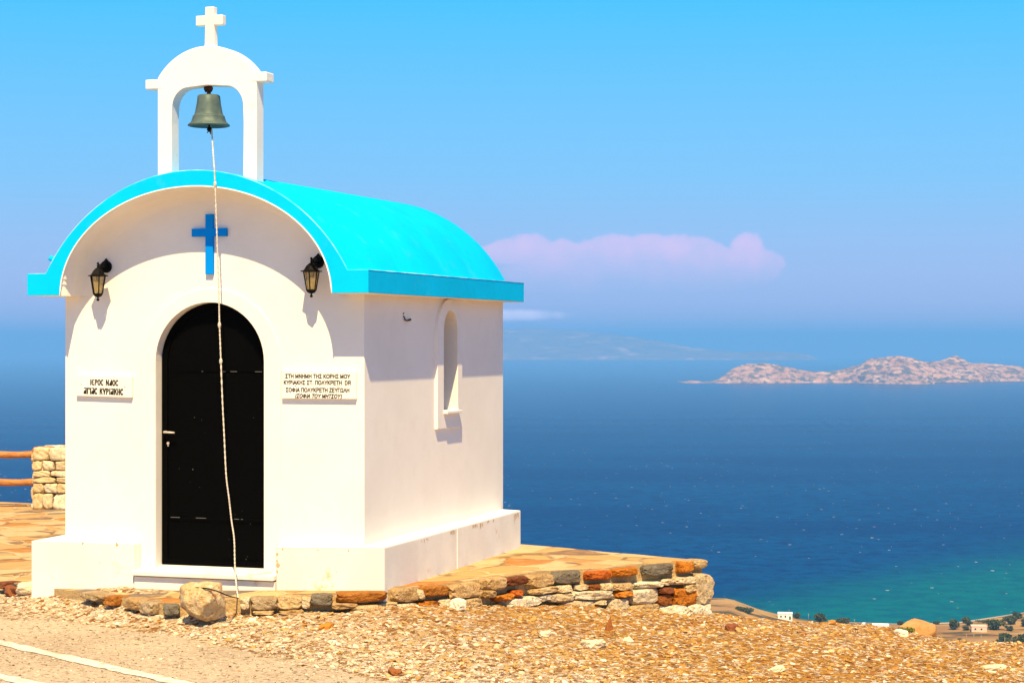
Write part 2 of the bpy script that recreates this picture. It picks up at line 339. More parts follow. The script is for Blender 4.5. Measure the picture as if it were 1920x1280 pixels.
# ---------------------------------------------------------------- sea
RE = 6.371e6; SEA = -180.0
def drop(x, y): return -(x * x + y * y) / (2 * RE)
def sea_mat():
    m = bpy.data.materials.new('deep_blue_sea'); m.use_nodes = True; nt = m.node_tree; N = nt.nodes.new; L = nt.links.new
    df = N('ShaderNodeBsdfDiffuse'); gl = N('ShaderNodeBsdfGlossy'); gl.inputs['Roughness'].default_value = .18; ms = N('ShaderNodeMixShader')
    g2 = N('ShaderNodeNewGeometry'); dt = N('ShaderNodeVectorMath'); dt.operation = 'DOT_PRODUCT'; L(g2.outputs['True Normal'], dt.inputs[0]); L(g2.outputs['Incoming'], dt.inputs[1])
    pw = N('ShaderNodeMath'); pw.operation = 'POWER'; om = N('ShaderNodeMath'); om.operation = 'SUBTRACT'; om.inputs[0].default_value = 1.0; om.use_clamp = True; L(dt.outputs['Value'], om.inputs[1]); L(om.outputs[0], pw.inputs[0]); pw.inputs[1].default_value = 42; L(pw.outputs[0], ms.inputs[0])   # rough water mirrors the sky only at a grazing angle
    L(df.outputs[0], ms.inputs[1]); L(gl.outputs[0], ms.inputs[2]); L(ms.outputs[0], nt.nodes['Material Output'].inputs[0])
    geo = N('ShaderNodeNewGeometry'); pos = geo.outputs['Position']
    def mapped(s):
        n = N('ShaderNodeMapping'); n.inputs['Scale'].default_value = s; L(pos, n.inputs[0]); return n.outputs[0]
    def nz(v, s, d=4, r=.6):
        n = N('ShaderNodeTexNoise'); L(v, n.inputs['Vector']); n.inputs['Scale'].default_value = s; n.inputs['Detail'].default_value = d; n.inputs['Roughness'].default_value = r; return n.outputs[0]
    def rng(v, a, b, lo=0, hi=1):
        n = N('ShaderNodeMapRange'); n.interpolation_type = 'SMOOTHSTEP'; L(v, n.inputs[0])
        for i, k in zip((1, 2, 3, 4), (a, b, lo, hi)): n.inputs[i].default_value = k
        return n.outputs[0]
    def mx(f, a, b):
        n = N('ShaderNodeMix'); n.data_type = 'RGBA'
        for s, v in ((n.inputs[0], f), (n.inputs[6], a), (n.inputs[7], b)):
            if isinstance(v, tuple): s.default_value = (*v, 1)
            elif isinstance(v, (int, float)): s.default_value = v
            else: L(v, s)
        return n.outputs[2]
    def M(op, a, b=0.0):
        n = N('ShaderNodeMath'); n.operation = op
        for i, v in enumerate((a, b)):
            if isinstance(v, (int, float)): n.inputs[i].default_value = v
            else: L(v, n.inputs[i])
        return n.outputs[0]
    big = mapped((.35, 1, 1))
    deep = mx(rng(nz(big, .004, 4), .38, .62), (.0, .031, .152), (.0, .048, .188))
    deep = mx(rng(nz(pos, .05, 4, .7), .42, .68), deep, (.0, .022, .118))
    deep = mx(rng(nz(mapped((.6, 1, 1)), .16, 3, .7), .50, .72, 0, .6), deep, (.0, .058, .225))
    sp = N('ShaderNodeSeparateXYZ'); L(pos, sp.inputs[0])
    d = M('ADD', M('SUBTRACT', sp.outputs[1], M('MULTIPLY', sp.outputs[0], 1.2)), M('MULTIPLY', nz(big, .006, 4), 240))
    teal = mx(rng(nz(pos, .06, 3, .7), .4, .65), (.0, .110, .158), (.0, .078, .148))
    col = mx(rng(d, 1500, 1200), deep, teal)
    # whitecaps: sparse short streaks of foam
    vo = N('ShaderNodeTexVoronoi'); L(mapped((.62, 1, 1)), vo.inputs['Vector']); vo.inputs['Scale'].default_value = .062; vo.voronoi_dimensions = '2D'
    sx = N('ShaderNodeSeparateColor'); L(vo.outputs['Color'], sx.inputs[0])
    size = M('MULTIPLY', M('POWER', sx.outputs[1], 3.0), .070)
    foam = M('MULTIPLY', M('LESS_THAN', M('ADD', vo.outputs['Distance'], M('MULTIPLY', nz(pos, .8, 2), .05)), M('ADD', size, .018)), M('GREATER_THAN', sx.outputs[0], .55))
    foam = M('MULTIPLY', foam, rng(nz(pos, .003, 2), .42, .56, .15, 1))
    col = mx(foam, col, (.62, .66, .68))
    L(col, df.inputs['Color'])
    b = N('ShaderNodeBump'); b.inputs['Strength'].default_value = .8; b.inputs['Distance'].default_value = 1.6
    L(nz(mapped((.7, 1, 1)), .16, 5, .75), b.inputs['Height']); L(b.outputs[0], df.inputs['Normal'])
    return m
def make_sea():
    radii = np.concatenate([[0], np.geomspace(300, 62000, 70)]); na = 160
    vs = [(0, 0, SEA)]
    for r in radii[1:]:
        for k in range(na):
            a = 2 * math.pi * k / na; vs.append((r * math.cos(a), r * math.sin(a), SEA - r * r / (2 * RE)))
    fs = [(0, 1 + k, 1 + (k + 1) % na) for k in range(na)]
    for i in range(len(radii) - 2):
        b0 = 1 + i * na; b1 = b0 + na
        for k in range(na): fs.append((b0 + k, b1 + k, b1 + (k + 1) % na, b0 + (k + 1) % na))
    me = bpy.data.meshes.new('sea'); me.from_pydata(vs, [], fs); me.polygons.foreach_set('use_smooth', [True] * len(fs))
    tag(link('sea', me, sea_mat()), kind='structure')
make_sea()

def grid_mesh(name, xs, ys, zf, mats, smooth=True, attr=None):
    nx, ny = len(xs), len(ys); XX, YY = np.meshgrid(xs, ys)
    ZZ = zf(XX, YY)
    co = np.stack([XX, YY, ZZ], -1).reshape(-1, 3).astype(np.float32)
    i = np.arange(nx * ny).reshape(ny, nx)
    q = np.stack([i[:-1, :-1], i[:-1, 1:], i[1:, 1:], i[1:, :-1]], -1).reshape(-1, 4).astype(np.int32)
    me = bpy.data.meshes.new(name); me.vertices.add(len(co)); me.vertices.foreach_set('co', co.ravel())
    me.loops.add(q.size); me.loops.foreach_set('vertex_index', q.ravel())
    me.polygons.add(len(q)); me.polygons.foreach_set('loop_start', np.arange(0, q.size, 4, dtype=np.int32))
    me.update(calc_edges=True); me.validate()
    me.polygons.foreach_set('use_smooth', [smooth] * len(me.polygons))
    if attr:
        a = me.attributes.new(attr[0], 'FLOAT', 'POINT'); a.data.foreach_set('value', attr[1](XX, YY).astype(np.float32).ravel())
    return link(name, me, mats)
def fbm(X, Y, scale, seed=0, octv=4, gain=.5):
    rs = np.random.RandomState(seed); out = np.zeros_like(X, dtype=float); amp = 1; tot = 0
    for o in range(octv):
        n = 256; g = rs.rand(n, n); x = X * scale; y = Y * scale
        xi = np.floor(x).astype(int); yi = np.floor(y).astype(int); fx = x - xi; fy = y - yi
        fx = fx * fx * (3 - 2 * fx); fy = fy * fy * (3 - 2 * fy)
        a = g[yi % n, xi % n]; b = g[yi % n, (xi + 1) % n]; c = g[(yi + 1) % n, xi % n]; d = g[(yi + 1) % n, (xi + 1) % n]
        out += amp * ((a * (1 - fx) + b * fx) * (1 - fy) + (c * (1 - fx) + d * fx) * fy); tot += amp; amp *= gain; scale *= 2.03
    return out / tot

# ---------------------------------------------------------------- islands
def make_island():
    D = 9300.0; k = D / F
    ppx = np.array([1278, 1285, 1296, 1312, 1330, 1350, 1366, 1380, 1400, 1420, 1445, 1470, 1500, 1530, 1560, 1590, 1612, 1626, 1638, 1655, 1680, 1700, 1720, 1745, 1770, 1800, 1822, 1835, 1848, 1856, 1866, 1880, 1905, 1930, 1990, 2050])
    ppy = np.array([719, 716.5, 714, 715, 716.5, 712, 702, 693, 686, 682, 681, 684, 691, 697, 698, 695, 688, 684, 675, 671, 667, 668, 671, 677, 680, 679, 674, 669, 668, 673, 681, 683, 683, 685, 690, 700])
    base = 718.0
    hx = (ppx - 960) * k; hz = (base - ppy) * k * 1.02
    # the coast line: how far the land comes towards the viewer
    fx = (np.array([1278, 1330, 1400, 1500, 1600, 1630, 1690, 1740, 1752, 1820, 1860, 1930, 2050]) - 960) * k
    fy = np.array([9330, 9270, 9290, 9330, 9370, 9200, 9050, 9150, 9480, 9500, 9560, 9800, 9900])
    xs = np.arange(hx[0] - 30, hx[-1] + 10, 3.5); ys = np.arange(8900, 10500, 7.0)
    def zf(X, Y):
        H = np.interp(X, hx, hz); c0 = np.interp(X, fx, fy) + (fbm(X, Y * 0, .02, 5) - .5) * 60
        mid = c0 + 60 + H * 2.2; t = np.clip((Y - c0) / (mid - c0), -1, 1)
        up = np.where(t < 0, t * .5, .30 * np.clip(t * 6, 0, 1) + .70 * t ** .9)
        back = np.clip(1 - (Y - mid) / (300 + H * 3), -.3, 1)
        shape = np.where(Y < mid, up, back)
        n = (fbm(X, Y, .012, 3, 5) - .5) * .35 + (fbm(X, Y, .05, 9, 3) - .5) * .16
        rid = np.abs(fbm(X + .25 * Y, Y * .5, .016, 51, 4) - .5) * 2 + np.abs(fbm(X, Y, .045, 52, 3) - .5)
        shape = shape * (1 - .30 * np.clip(1 - rid * 2.2, 0, 1) * np.clip(1.1 - shape, 0, 1))
        z = H * shape * (1 + n * np.clip(1.15 - shape, 0, 1)) + (fbm(X, Y, .03, 2) - .5) * 5 * (shape > 0)
        z = np.where(H < 1, np.minimum(z, -1), z)
        return SEA + drop(X, Y) + z - .5
    o = grid_mesh('island', xs, ys, zf, land_mat('pale_island_rock', [(.25, (.36, .19, .13)), (.5, (.56, .33, .235)), (.72, (.74, .50, .385))], .010, (.15, .125, .12), .028, .44, .58, 1.0, .03, 18, (1, .6, 2.4)))
    tag(o, kind='structure')
make_island()
def make_far_island():
    D = 26600.0; k = D / F
    ppx = np.array([560, 640, 720, 800, 880, 945, 1000, 1040, 1090, 1150, 1200, 1260, 1310, 1360, 1400, 1440, 1490, 1520, 1537])
    ppy = np.array([672, 664, 650, 636, 624, 617, 614, 616, 619, 624, 631, 641, 650, 656, 660, 658, 659, 662, 665]); base = 674.
    hx = (ppx - 960) * k; hz = np.maximum(base - ppy, 0) * k * 1.05
    xs = np.arange(hx[0] - 60, hx[-1] + 40, 22.); ys = np.arange(26200, 31500, 50.)
    def zf(X, Y):
        H = np.interp(X, hx, hz, left=0, right=0); c0 = 26500 + (fbm(X, Y * 0, .002, 1) - .5) * 500
        mid = c0 + 900 + H * 3; t = np.clip((Y - c0) / (mid - c0), -.3, 1)
        shape = np.where(Y < mid, np.where(t < 0, t, .10 * np.clip(t * 14, 0, 1) + .90 * t ** 1.2), np.clip(1 - (Y - mid) / 3000, 0, 1))
        n = (fbm(X, Y, .0016, 13, 5) - .5) * .6
        return SEA + drop(X, Y) + H * shape * (1 + n * np.clip(1.1 - shape, 0, 1)) - 3
    o = grid_mesh('far_island', xs, ys, zf, land_mat('far_island_rock', [(.3, (.20, .14, .12)), (.55, (.27, .19, .15)), (.74, (.62, .42, .33))], .0028, (.16, .14, .12), .006, .5, .6, .4, .004, 40))
    tag(o, kind='structure')
make_far_island()

# ---------------------------------------------------------------- coast far below and the hillside down to it
def px_at(x, y): return 960 + F * x / np.maximum(y, 1)
SHX = np.array([-3000, 60, 100, 140, 187, 220, 254, 291, 342, 450, 900, 3000]); SHY = np.array([1345, 1345, 1345, 1343, 1335, 1325, 1317, 1327, 1372, 1470, 1800, 2500])
def coast_z(X, Y):
    X = np.asarray(X, float); Y = np.asarray(Y, float)
    hill = np.interp(Y, [0, 14, 20, 60, 200, 600, 1000, 1150], [-1.8, -1.8, -2.0, -17, -62, -128, -168, -175.5])
    H = np.interp(px_at(X, Y), [1290, 1330, 1370, 1395, 1420, 1450, 1490, 1520, 1600, 1700, 1920], [20, 20.5, 20, 17, 14, 11.5, 8.8, 7.0, 4.6, 3.2, 3.6])
    ys = np.interp(X, SHX, SHY); s = np.clip((ys - Y) / 55, -1, 1); s = np.where(s > 0, s * s * (3 - 2 * s), s)
    plain = SEA + np.where(s > 0, H * s, s * 6) + (fbm(X, Y, .03, 21, 3) - .5) * 1.2 * (s > .3)
    w = np.clip((Y - 1090) / 100, 0, 1); w = w * w * (3 - 2 * w)
    return hill * (1 - w) + plain * w
COAST = land_mat('dry_coast_fields', [(.30, (.15, .08, .035)), (.45, (.27, .15, .06)), (.58, (.38, .24, .10)), (.75, (.22, .11, .04))], .024, (.075, .06, .03), .10, .52, .64, .6, .3, .6, (.35, 1, 1))
tag(grid_mesh('coast_plain', np.concatenate([np.arange(-2400, -40, 60.), np.arange(-40, 520, 5.), np.arange(520, 2600, 60.)]), np.concatenate([np.arange(14, 100, 6.), np.arange(100, 1120, 20.), np.arange(1120, 1420, 5.), np.arange(1420, 2500, 40)]), coast_z, COAST), kind='structure')
def make_beach():
    bm = bmesh.new(); xs = np.arange(215, 460, 6.); prev = None
    for x in xs:
        y = float(np.interp(x, SHX, SHY)); w = 4 + 2 * math.sin(x * .05)
        r = [bm.verts.new((x, yy, float(coast_z(x, yy)) + dz)) for yy, dz in ((y - w, .25), (y - w * .5, .3), (y + 1.0, .35))]
        if prev:
            for i in range(2): bm.faces.new((prev[i], r[i], r[i+1], prev[i+1]))
        prev = r
    tag(build('beach', bm, mat('pale_sand', (.36, .29, .22), .95)), kind='structure')
make_beach()
def make_field():
    bm = bmesh.new(); rows = []
    for v in range(7):
        y = 1168 + v * 8.0; rows.append([bm.verts.new((x, y, float(coast_z(x, y)) + .35)) for x in (y * (.2065 + .004 * v % .01) + k * 14 for k in range(14))])
    for r0, r1 in zip(rows, rows[1:]):
        for k in range(13): bm.faces.new((r0[k], r0[k+1], r1[k+1], r1[k]))
    tag(build('field', bm, land_mat('dry_tan_field', [(.3, (.46, .30, .13)), (.6, (.56, .39, .18))], .05, (.34, .20, .08), .08, .6, .7, stretch=(.3, 1, 1))), kind='structure')
make_field()
def coast_point(px, py):                       # where the sight line through the coast picture meets the land
    lo, best = 1120, None
    for d in np.arange(1120, 1420, 1.0):
        p = on_depth(px, py, float(d))
        if p.z <= float(coast_z(p.x, p.y)): best = p; break
    if best is None: best = on_depth(px, py, 1320.)
    best.z = float(coast_z(best.x, best.y)); return best
def leaf_blob(bm, lobes, n, size, rng):
    for _ in range(n):
        c, r = lobes[rng.randrange(len(lobes))]
        while True:
            v = Vector((rng.uniform(-1, 1), rng.uniform(-1, 1), rng.uniform(-1, 1)))
            if .25 < v.length < 1: break
        v = Vector((v.x * r[0], v.y * r[1], v.z * r[2])) + c
        a = Vector((rng.gauss(0, 1), rng.gauss(0, 1), rng.gauss(0, 1))).normalized(); b = a.orthogonal().normalized(); c2 = a.cross(b)
        s = size * rng.uniform(.6, 1.4)
        bm.faces.new([bm.verts.new(v + b * s * i + c2 * s * j * .8) for i, j in ((-1, -.6), (.3, -1), (1, .5), (-.4, 1))])
def coast_tree(px, py, wpx, hpx, m, label, name='coast_tree', cat='tree', seed=0, group='trees and bushes along the coast'):
    rng = random.Random(seed); p = coast_point(px, py); k = p.y / F; w = wpx * k / 2; h = hpx * k
    e = empty(name, p, 0, label, cat, group)
    lobes = [(Vector((rng.uniform(-.62, .62) * w, rng.uniform(-.5, .5) * w, h * rng.uniform(.42, .72))), (w * rng.uniform(.32, .5), w * .45, h * rng.uniform(.25, .34))) for _ in range(7)]
    lobes += [(Vector((rng.uniform(-.5, .5) * w, 0, h * .3)), (w * .5, w * .5, h * .28)) for _ in range(2)]
    bm = bmesh.new(); leaf_blob(bm, lobes, 900, max(.22, min(w, h) * .10), rng); build('crown', bm, m, e)
    bm = bmesh.new(); tube(bm, [(0, 0, -.5), (.1, 0, h * .3), (.3 * rng.uniform(-1, 1), .1, h * .6)], [w * .07 + .1, w * .06 + .06, .05], 6); build('trunk', bm, BARK, e)
TREES = [(1397, 1148, 37, 11, FOLIAGE, 'dark green bush on the slope of the brown headland', 'coast_bush', 'bush'),
 (1494, 1159, 18, 12, OLIVE, 'olive green tree right beside the small white house', 'coast_tree', 'tree'),
 (1538, 1165, 30, 17, FOLIAGE, 'bushy tree on the shore beyond the white house, before the antenna mast', 'coast_tree', 'tree'),
 (1580, 1171, 28, 15, OLIVE, 'grey green tree on the shore between white house and parked van', 'coast_tree', 'tree'),
 (1688, 1171, 14, 8, FOLIAGE, 'small brownish bush just left of the orange hump on the crest', 'coast_bush', 'bush'),
 (1755, 1170, 15, 6, FOLIAGE, 'low dark bush by the beach just right of the orange hump', 'coast_bush', 'bush'),
 (1792, 1180, 25, 21, FOLIAGE, 'dark rounded tree standing at the left end of the pink house', 'coast_tree', 'tree'),
 (1813, 1172, 26, 16, OLIVE, 'pale grey green tree behind the pink house near the beach', 'coast_tree', 'tree'),
 (1811, 1181, 15, 8, FOLIAGE, 'small dark shrub in front of the left corner of the pink house', 'coast_bush', 'bush'),
 (1843, 1168, 28, 7, OLIVE, 'long low olive scrub along the beach behind the pink house', 'coast_bush', 'bush'),
 (1868, 1180, 37, 19, FOLIAGE, 'wide dark tree at the right end of the pink house', 'coast_tree', 'tree'),
 (1891, 1182, 20, 10, FOLIAGE, 'low dark shrub right of the wide tree by the pink house', 'coast_bush', 'bush'),
 (1893, 1170, 30, 18, OLIVE, 'big grey olive tree by the beach behind the wide dark tree', 'coast_tree', 'tree'),
 (1908, 1160, 20, 14, FOLIAGE, 'tree closest to the water at the far end of the beach', 'coast_tree', 'tree'),
 (1926, 1174, 26, 16, OLIVE, 'olive tree cut by the edge of the view beside the beach', 'coast_tree', 'tree'),
 (1880, 1209, 38, 23, FOLIAGE, 'black green tree in the tan field, nearest of its pair to the pink house', 'coast_tree', 'tree'),
 (1913, 1211, 34, 25, FOLIAGE, 'tallest black green tree, rising over the stony crest at the edge of the view', 'coast_tree', 'tree'),
 (1801, 1204, 11, 9, FOLIAGE, 'small round dark bush alone on the tan field edge', 'coast_bush', 'bush'),
 (1778, 1204, 22, 6, OLIVE, 'flat scrubby bush low on the tan field edge', 'coast_bush', 'bush')]
for i, (px, py, w, h, m, lab, nm, cat) in enumerate(TREES): coast_tree(px, py, w, h, m, lab, nm, cat, 100 + i)

def coast_house(px, py, wpx, hpx, m, label, name, wins, antenna=False):
    p = coast_point(px, py); k = p.y / F; w = wpx * k / 2; h = hpx * k; d = w * .8
    e = empty(name, p, R(-8), label, 'house')
    bm = bmesh.new(); box(bm, -w, -d, -1.5, w, d, h); build('wall', bm, m, e)
    bm = bmesh.new(); box(bm, -w - .15, -d - .15, h + .003, w + .15, d + .15, h + .3); build('roof', bm, m, e)
    for x, ww, z0, z1 in wins:
        bm = bmesh.new(); box(bm, x * w - ww / 2, -d - .06, z0 * h, x * w + ww / 2, -d + .02, z1 * h); build('window', bm, DARKGLASS, e)
    if antenna:
        bm = bmesh.new(); tube(bm, [(w * .55, 0, h), (w * .55, 0, h + 2.6)], .07, 6); build('antenna', bm, POLE, e)
coast_house(1472, 1160, 27, 11, HOUSEW, 'small white flat roofed house on the shore by the headland', 'white_house', [(-.55, .9, .4, .72), (.05, .9, .4, .72), (.68, 1.0, .05, .62)], True)
coast_house(1651, 1177, 30, 6.5, HOUSEW, 'long low white building behind the stony crest near the van', 'white_building', [(-.5, 1, .35, .75), (.4, 1, .35, .75)])
coast_house(1835, 1183, 28, 10, HOUSEP, 'pinkish house among dark trees by the tan field', 'pink_house', [(-.5, 1.0, .4, .7), (.3, 1.0, .4, .7)])
def make_van():
    p = coast_point(1620, 1173); e = empty('parked_van', p, R(70), 'tiny white van parked by the water between shore trees and long white building', 'van')
    bm = bmesh.new(); prism_xz(bm, [(-2.4, .4), (2.4, .4), (2.4, 1.2), (1.7, 1.35), (1.2, 2.2), (-2.4, 2.25)], -.95, .95); build('body', bm, VANW, e, bevel=.12)
    bm = bmesh.new(); prism_xz(bm, [(1.73, 1.38), (1.27, 2.1), (1.33, 2.1), (1.80, 1.38)], -.8, .8); build('windscreen', bm, DARKGLASS, e)
    for x in (-1.5, 1.5):
        for y in (-.9, .9):
            bm = bmesh.new(); tube(bm, [(x, y - .12, .36), (x, y + .12, .36)], .36, 14); build('wheel', bm, IRON, e)
make_van()
for i, (px, py, h) in enumerate(((1516, 1164, 14), (1602, 1172, 12), (1812, 1202, 14), (1826, 1203, 15), (1840, 1204, 14), (1884, 1213, 18))):
    p = coast_point(px, py); e = empty('utility_pole', p, 0, ('thin grey pole on the shore between white house and grey green tree', 'thin grey pole on the shore left of the parked van', 'thin pole in the tan field, farthest from the dark pair of trees', 'thin pole in the tan field, middle one of its short row', 'thin pole in the tan field, closest of its row to the dark trees', 'pale pole in front of the black green trees')[i], 'pole', 'thin poles on the coast')
    bm = bmesh.new(); hh = h * p.y / F; tube(bm, [(0, 0, -.5), (0, 0, hh)], .09, 6); build('post', bm, POLE, e)
    bm = bmesh.new(); box(bm, -.5, -.05, hh - .5, .5, .05, hh - .38); build('cross_arm', bm, POLE, e)

# ---------------------------------------------------------------- near ground
CP = np.array([(-9, 18.2, -.25), (-4.2, 16.4, -.13), (-3.6, 15.85, -.11), (-3.3, 15.5, -.10), (-3.0, 15.2, -.105), (-2.6, 14.75, -.19), (-2.2, 14.7, -.19), (-1.5, 14.85, -.165), (-.95, 15.05, -.145), (-.08, 15.9, -.25), (.4, 16.3, -.29), (.8, 16.5, -.335), (1.62, 17.15, -.487),
 (2.06, 18, -.58), (2.34, 18, -.61), (2.81, 18, -.65), (3.42, 18, -.71), (3.75, 18, -.79), (4.2, 18, -.84), (4.6, 18, -.83), (7, 18, -1.0), (0, 13, -.25), (-3, 12.5, -.255), (-1.5, 11.5, -.255), (3, 14, -.43), (1, 14, -.30), (-6, 14, -.255), (-8, 10, -.26), (0, 9, -.28), (6, 14, -.6), (5, 10, -.42), (9, 16, -1.0), (-9, 14, -.255), (-4.5, 14.6, -.25)])
def solve_tps():
    n = len(CP); d = np.linalg.norm(CP[:, None, :2] - CP[None, :, :2], axis=-1)
    A = np.zeros((n + 3, n + 3)); A[:n, :n] = np.where(d > 0, d * d * np.log(d + 1e-9), 0) + np.eye(n) * .02
    A[:n, n] = 1; A[:n, n+1:] = CP[:, :2]; A[n, :n] = 1; A[n+1:, :n] = CP[:, :2].T
    return np.linalg.solve(A, np.concatenate([CP[:, 2], [0, 0, 0]]))
TPS = solve_tps()
ROAD_Z = -.235
REDGE = [on_level(px, py, ROAD_Z) for px, py in ((0, 1158), (120, 1166), (270, 1184), (400, 1208), (560, 1247), (720, 1278))]
RD = Vector((.66, -.751, 0))                    # the way the road runs
def road_side(X, Y):                            # >0 beyond the road's edge
    c = REDGE[3]; return (X - c.x) * .751 + (Y - c.y) * .66
def ground_base(X, Y):
    X = np.asarray(X, float); Y = np.asarray(Y, float); n = len(CP)
    z = TPS[n] + TPS[n+1] * X + TPS[n+2] * Y
    for i in range(n):
        d2 = (X - CP[i, 0]) ** 2 + (Y - CP[i, 1]) ** 2; z = z + TPS[i] * .5 * d2 * np.log(d2 + 1e-9)
    z = np.where(Y > 18.0, z - np.maximum(Y - 18.0, 0) * .34, z)
    return z
def ground_z(X, Y):
    X = np.asarray(X, float); Y = np.asarray(Y, float); s = road_side(X, Y)
    z = ground_base(X, Y); w = np.clip(s / .5, 0, 1)
    z = z * w + (ROAD_Z - .02) * (1 - w)
    rough = np.clip((s + .1) / .5, 0, 1)
    z = z + rough * ((fbm(X, Y, 1.3, 31, 4) - .5) * .07 + (fbm(X, Y, 9, 32, 4) - .5) * .045)
    return z
def pale_f(X, Y):
    s = road_side(X, Y); return np.clip(1.1 - s / 2.0 + (fbm(X, Y, 1.1, 41) - .5) * 1.1 - np.clip(X - .5, 0, 9) * .16, 0, 1)
tag(grid_mesh('ground', np.concatenate([np.arange(-12, -6, .15), np.arange(-6, 6.5, .035), np.arange(6.5, 15, .15)]), np.concatenate([np.arange(4, 10.3, .09), np.arange(10.3, 19.6, .035)]), ground_z, EARTH, True, ('pale', pale_f)), kind='structure')
tag(grid_mesh('verge', np.concatenate([np.arange(-60, -12, 3.), np.arange(-12, 15, .5), np.arange(15, 60, 3.)]), np.concatenate([np.arange(-40, 8, 2.), [8.]]), lambda X, Y: ground_z(np.clip(X, -12, 15), np.clip(Y, 4.1, 19)) - .012 - .05 * (Y > 5), EARTH), kind='structure')
def make_road():
    bm = bmesh.new(); rng = random.Random(4); a = []; pts = []
    start = REDGE[0] - RD * 30; end = REDGE[-1] + RD * 45
    poly = [start] + REDGE + [end]
    for p, q in zip(poly, poly[1:]):
        n = max(2, int((q - p).length / .12)) if (q - p).length < 5 else 3
        for i in range(n): pts.append(p.lerp(q, i / n) + Vector((.751, .66, 0)) * rng.uniform(-.05, .05))
    pts.append(end); side = Vector((-.751, -.66, 0)) * 8.5
    prev = None
    for p in pts:
        r = (bm.verts.new((p.x, p.y, ROAD_Z)), bm.verts.new((p.x + side.x, p.y + side.y, ROAD_Z + .002)))
        if prev: bm.faces.new((prev[0], r[0], r[1], prev[1]))
        prev = r
    tag(build('road', bm, ASPHALT), kind='structure')
    def line(a, b, w, name):
        d = (b - a).normalized(); n = Vector((-d.y, d.x, 0)); a2 = a - d * 12; b2 = b + d * 10; L = (b2 - a2).length; k = int(L / .08)
        bm = bmesh.new(); prev = None
        for i in range(k + 1):
            p = a2.lerp(b2, i / k); j = [rng.uniform(-.02, .012) for _ in range(2)]
            r = (bm.verts.new(p + n * (w / 2 + j[0]) + Vector((0, 0, .005))), bm.verts.new(p - n * (w / 2 + j[1]) + Vector((0, 0, .005))))
            if prev: bm.faces.new((prev[0], r[0], r[1], prev[1]))
            prev = r
        tag(build(name, bm, PAINT), kind='structure')
    line(on_level(0, 1205, ROAD_Z), on_level(330, 1279, ROAD_Z), .125, 'road_marking')
    line(on_level(0, 1268, ROAD_Z), on_level(60, 1281, ROAD_Z), .125, 'road_marking')
make_road()

# stones: many small rocks as one numpy mesh each
def rock_template(sub):
    bm = bmesh.new(); bmesh.ops.create_icosphere(bm, subdivisions=sub, radius=1)
    v = np.array([x.co[:] for x in bm.verts]); f = np.array([[q.index for q in t.verts] for t in bm.faces]); bm.free(); return v, f
T1, T2, T3, T4 = (rock_template(i) for i in (1, 2, 3, 4))
def rocks_mesh(name, items, tmpl, mats, parent=None, smooth=False, boxy=0, seed=0, rough=.22, attr='col', chips=0, top=None):
    # items: (center, (sx,sy,sz) half sizes, rot matrix 3x3 or angle, color)
    V0, F0 = tmpl; rs = np.random.RandomState(seed); vs, fs, cs = [], [], []; off = 0
    for c, s, rot, col in items:
        v = V0.copy()
        if boxy: v = v / ((np.abs(v) ** boxy).sum(1) ** (1 / boxy))[:, None]
        ph = rs.rand(3, 3) * 6.28; fr = rs.uniform(1.2, 3.2, (3, 3))
        for _ in range(chips):                      # knock flat faces off the corners and edges
            n = rs.choice([-1, 1], 3) * rs.uniform(.15, 1, 3); n /= np.linalg.norm(n); k = np.clip(v @ n - (np.abs(n).sum() * rs.uniform(.74, .95)), 0, None); v = v - n * k[:, None]
        if chips: v = v * (1 + rs.uniform(-.10, .10, 3) * v[:, [1, 2, 0]])
        d = sum(np.sin(v @ fr[i] * (1 + i) + ph[i, 0]) / (1 + i) for i in range(3))
        v = v * (1 + rough * .5 * d[:, None]) + rs.uniform(-1, 1, v.shape) * rough * .32
        v = v * np.array(s)
        if np.ndim(rot) == 0:
            ca, sa = math.cos(rot), math.sin(rot); rot = np.array([[ca, -sa, 0], [sa, ca, 0], [0, 0, 1]])
        v = v @ np.asarray(rot).T + np.array(c)
        if top is not None: v[:, 2] = np.minimum(v[:, 2], top(c) + (v[:, 2] - top(c)) * .06)
        vs.append(v); fs.append(F0 + off); off += len(v)
        cs.append(np.tile(np.array([*col, 1.0]), (len(v), 1)))
    v = np.concatenate(vs).astype(np.float32); f = np.concatenate(fs).astype(np.int32); c = np.concatenate(cs).astype(np.float32)
    me = bpy.data.meshes.new(name); me.vertices.add(len(v)); me.vertices.foreach_set('co', v.ravel())
    me.loops.add(f.size); me.loops.foreach_set('vertex_index', f.ravel()); me.polygons.add(len(f)); me.polygons.foreach_set('loop_start', np.arange(0, f.size, 3, dtype=np.int32))
    me.update(calc_edges=True); me.polygons.foreach_set('use_smooth', [smooth] * len(f))
    a = me.color_attributes.new(attr, 'FLOAT_COLOR', 'POINT'); a.data.foreach_set('color', c.ravel())
    return link(name, me, mats, parent)
def rand_rot(rs, tilt=.5):
    az, tx, ty = rs.rand() * 6.28, rs.normal() * tilt, rs.normal() * tilt
    def m(a, i, j):
        r = np.eye(3); r[i, i] = r[j, j] = math.cos(a); r[i, j] = -math.sin(a); r[j, i] = math.sin(a); return r
    return m(tx, 1, 2) @ m(ty, 0, 2) @ m(az, 0, 1)

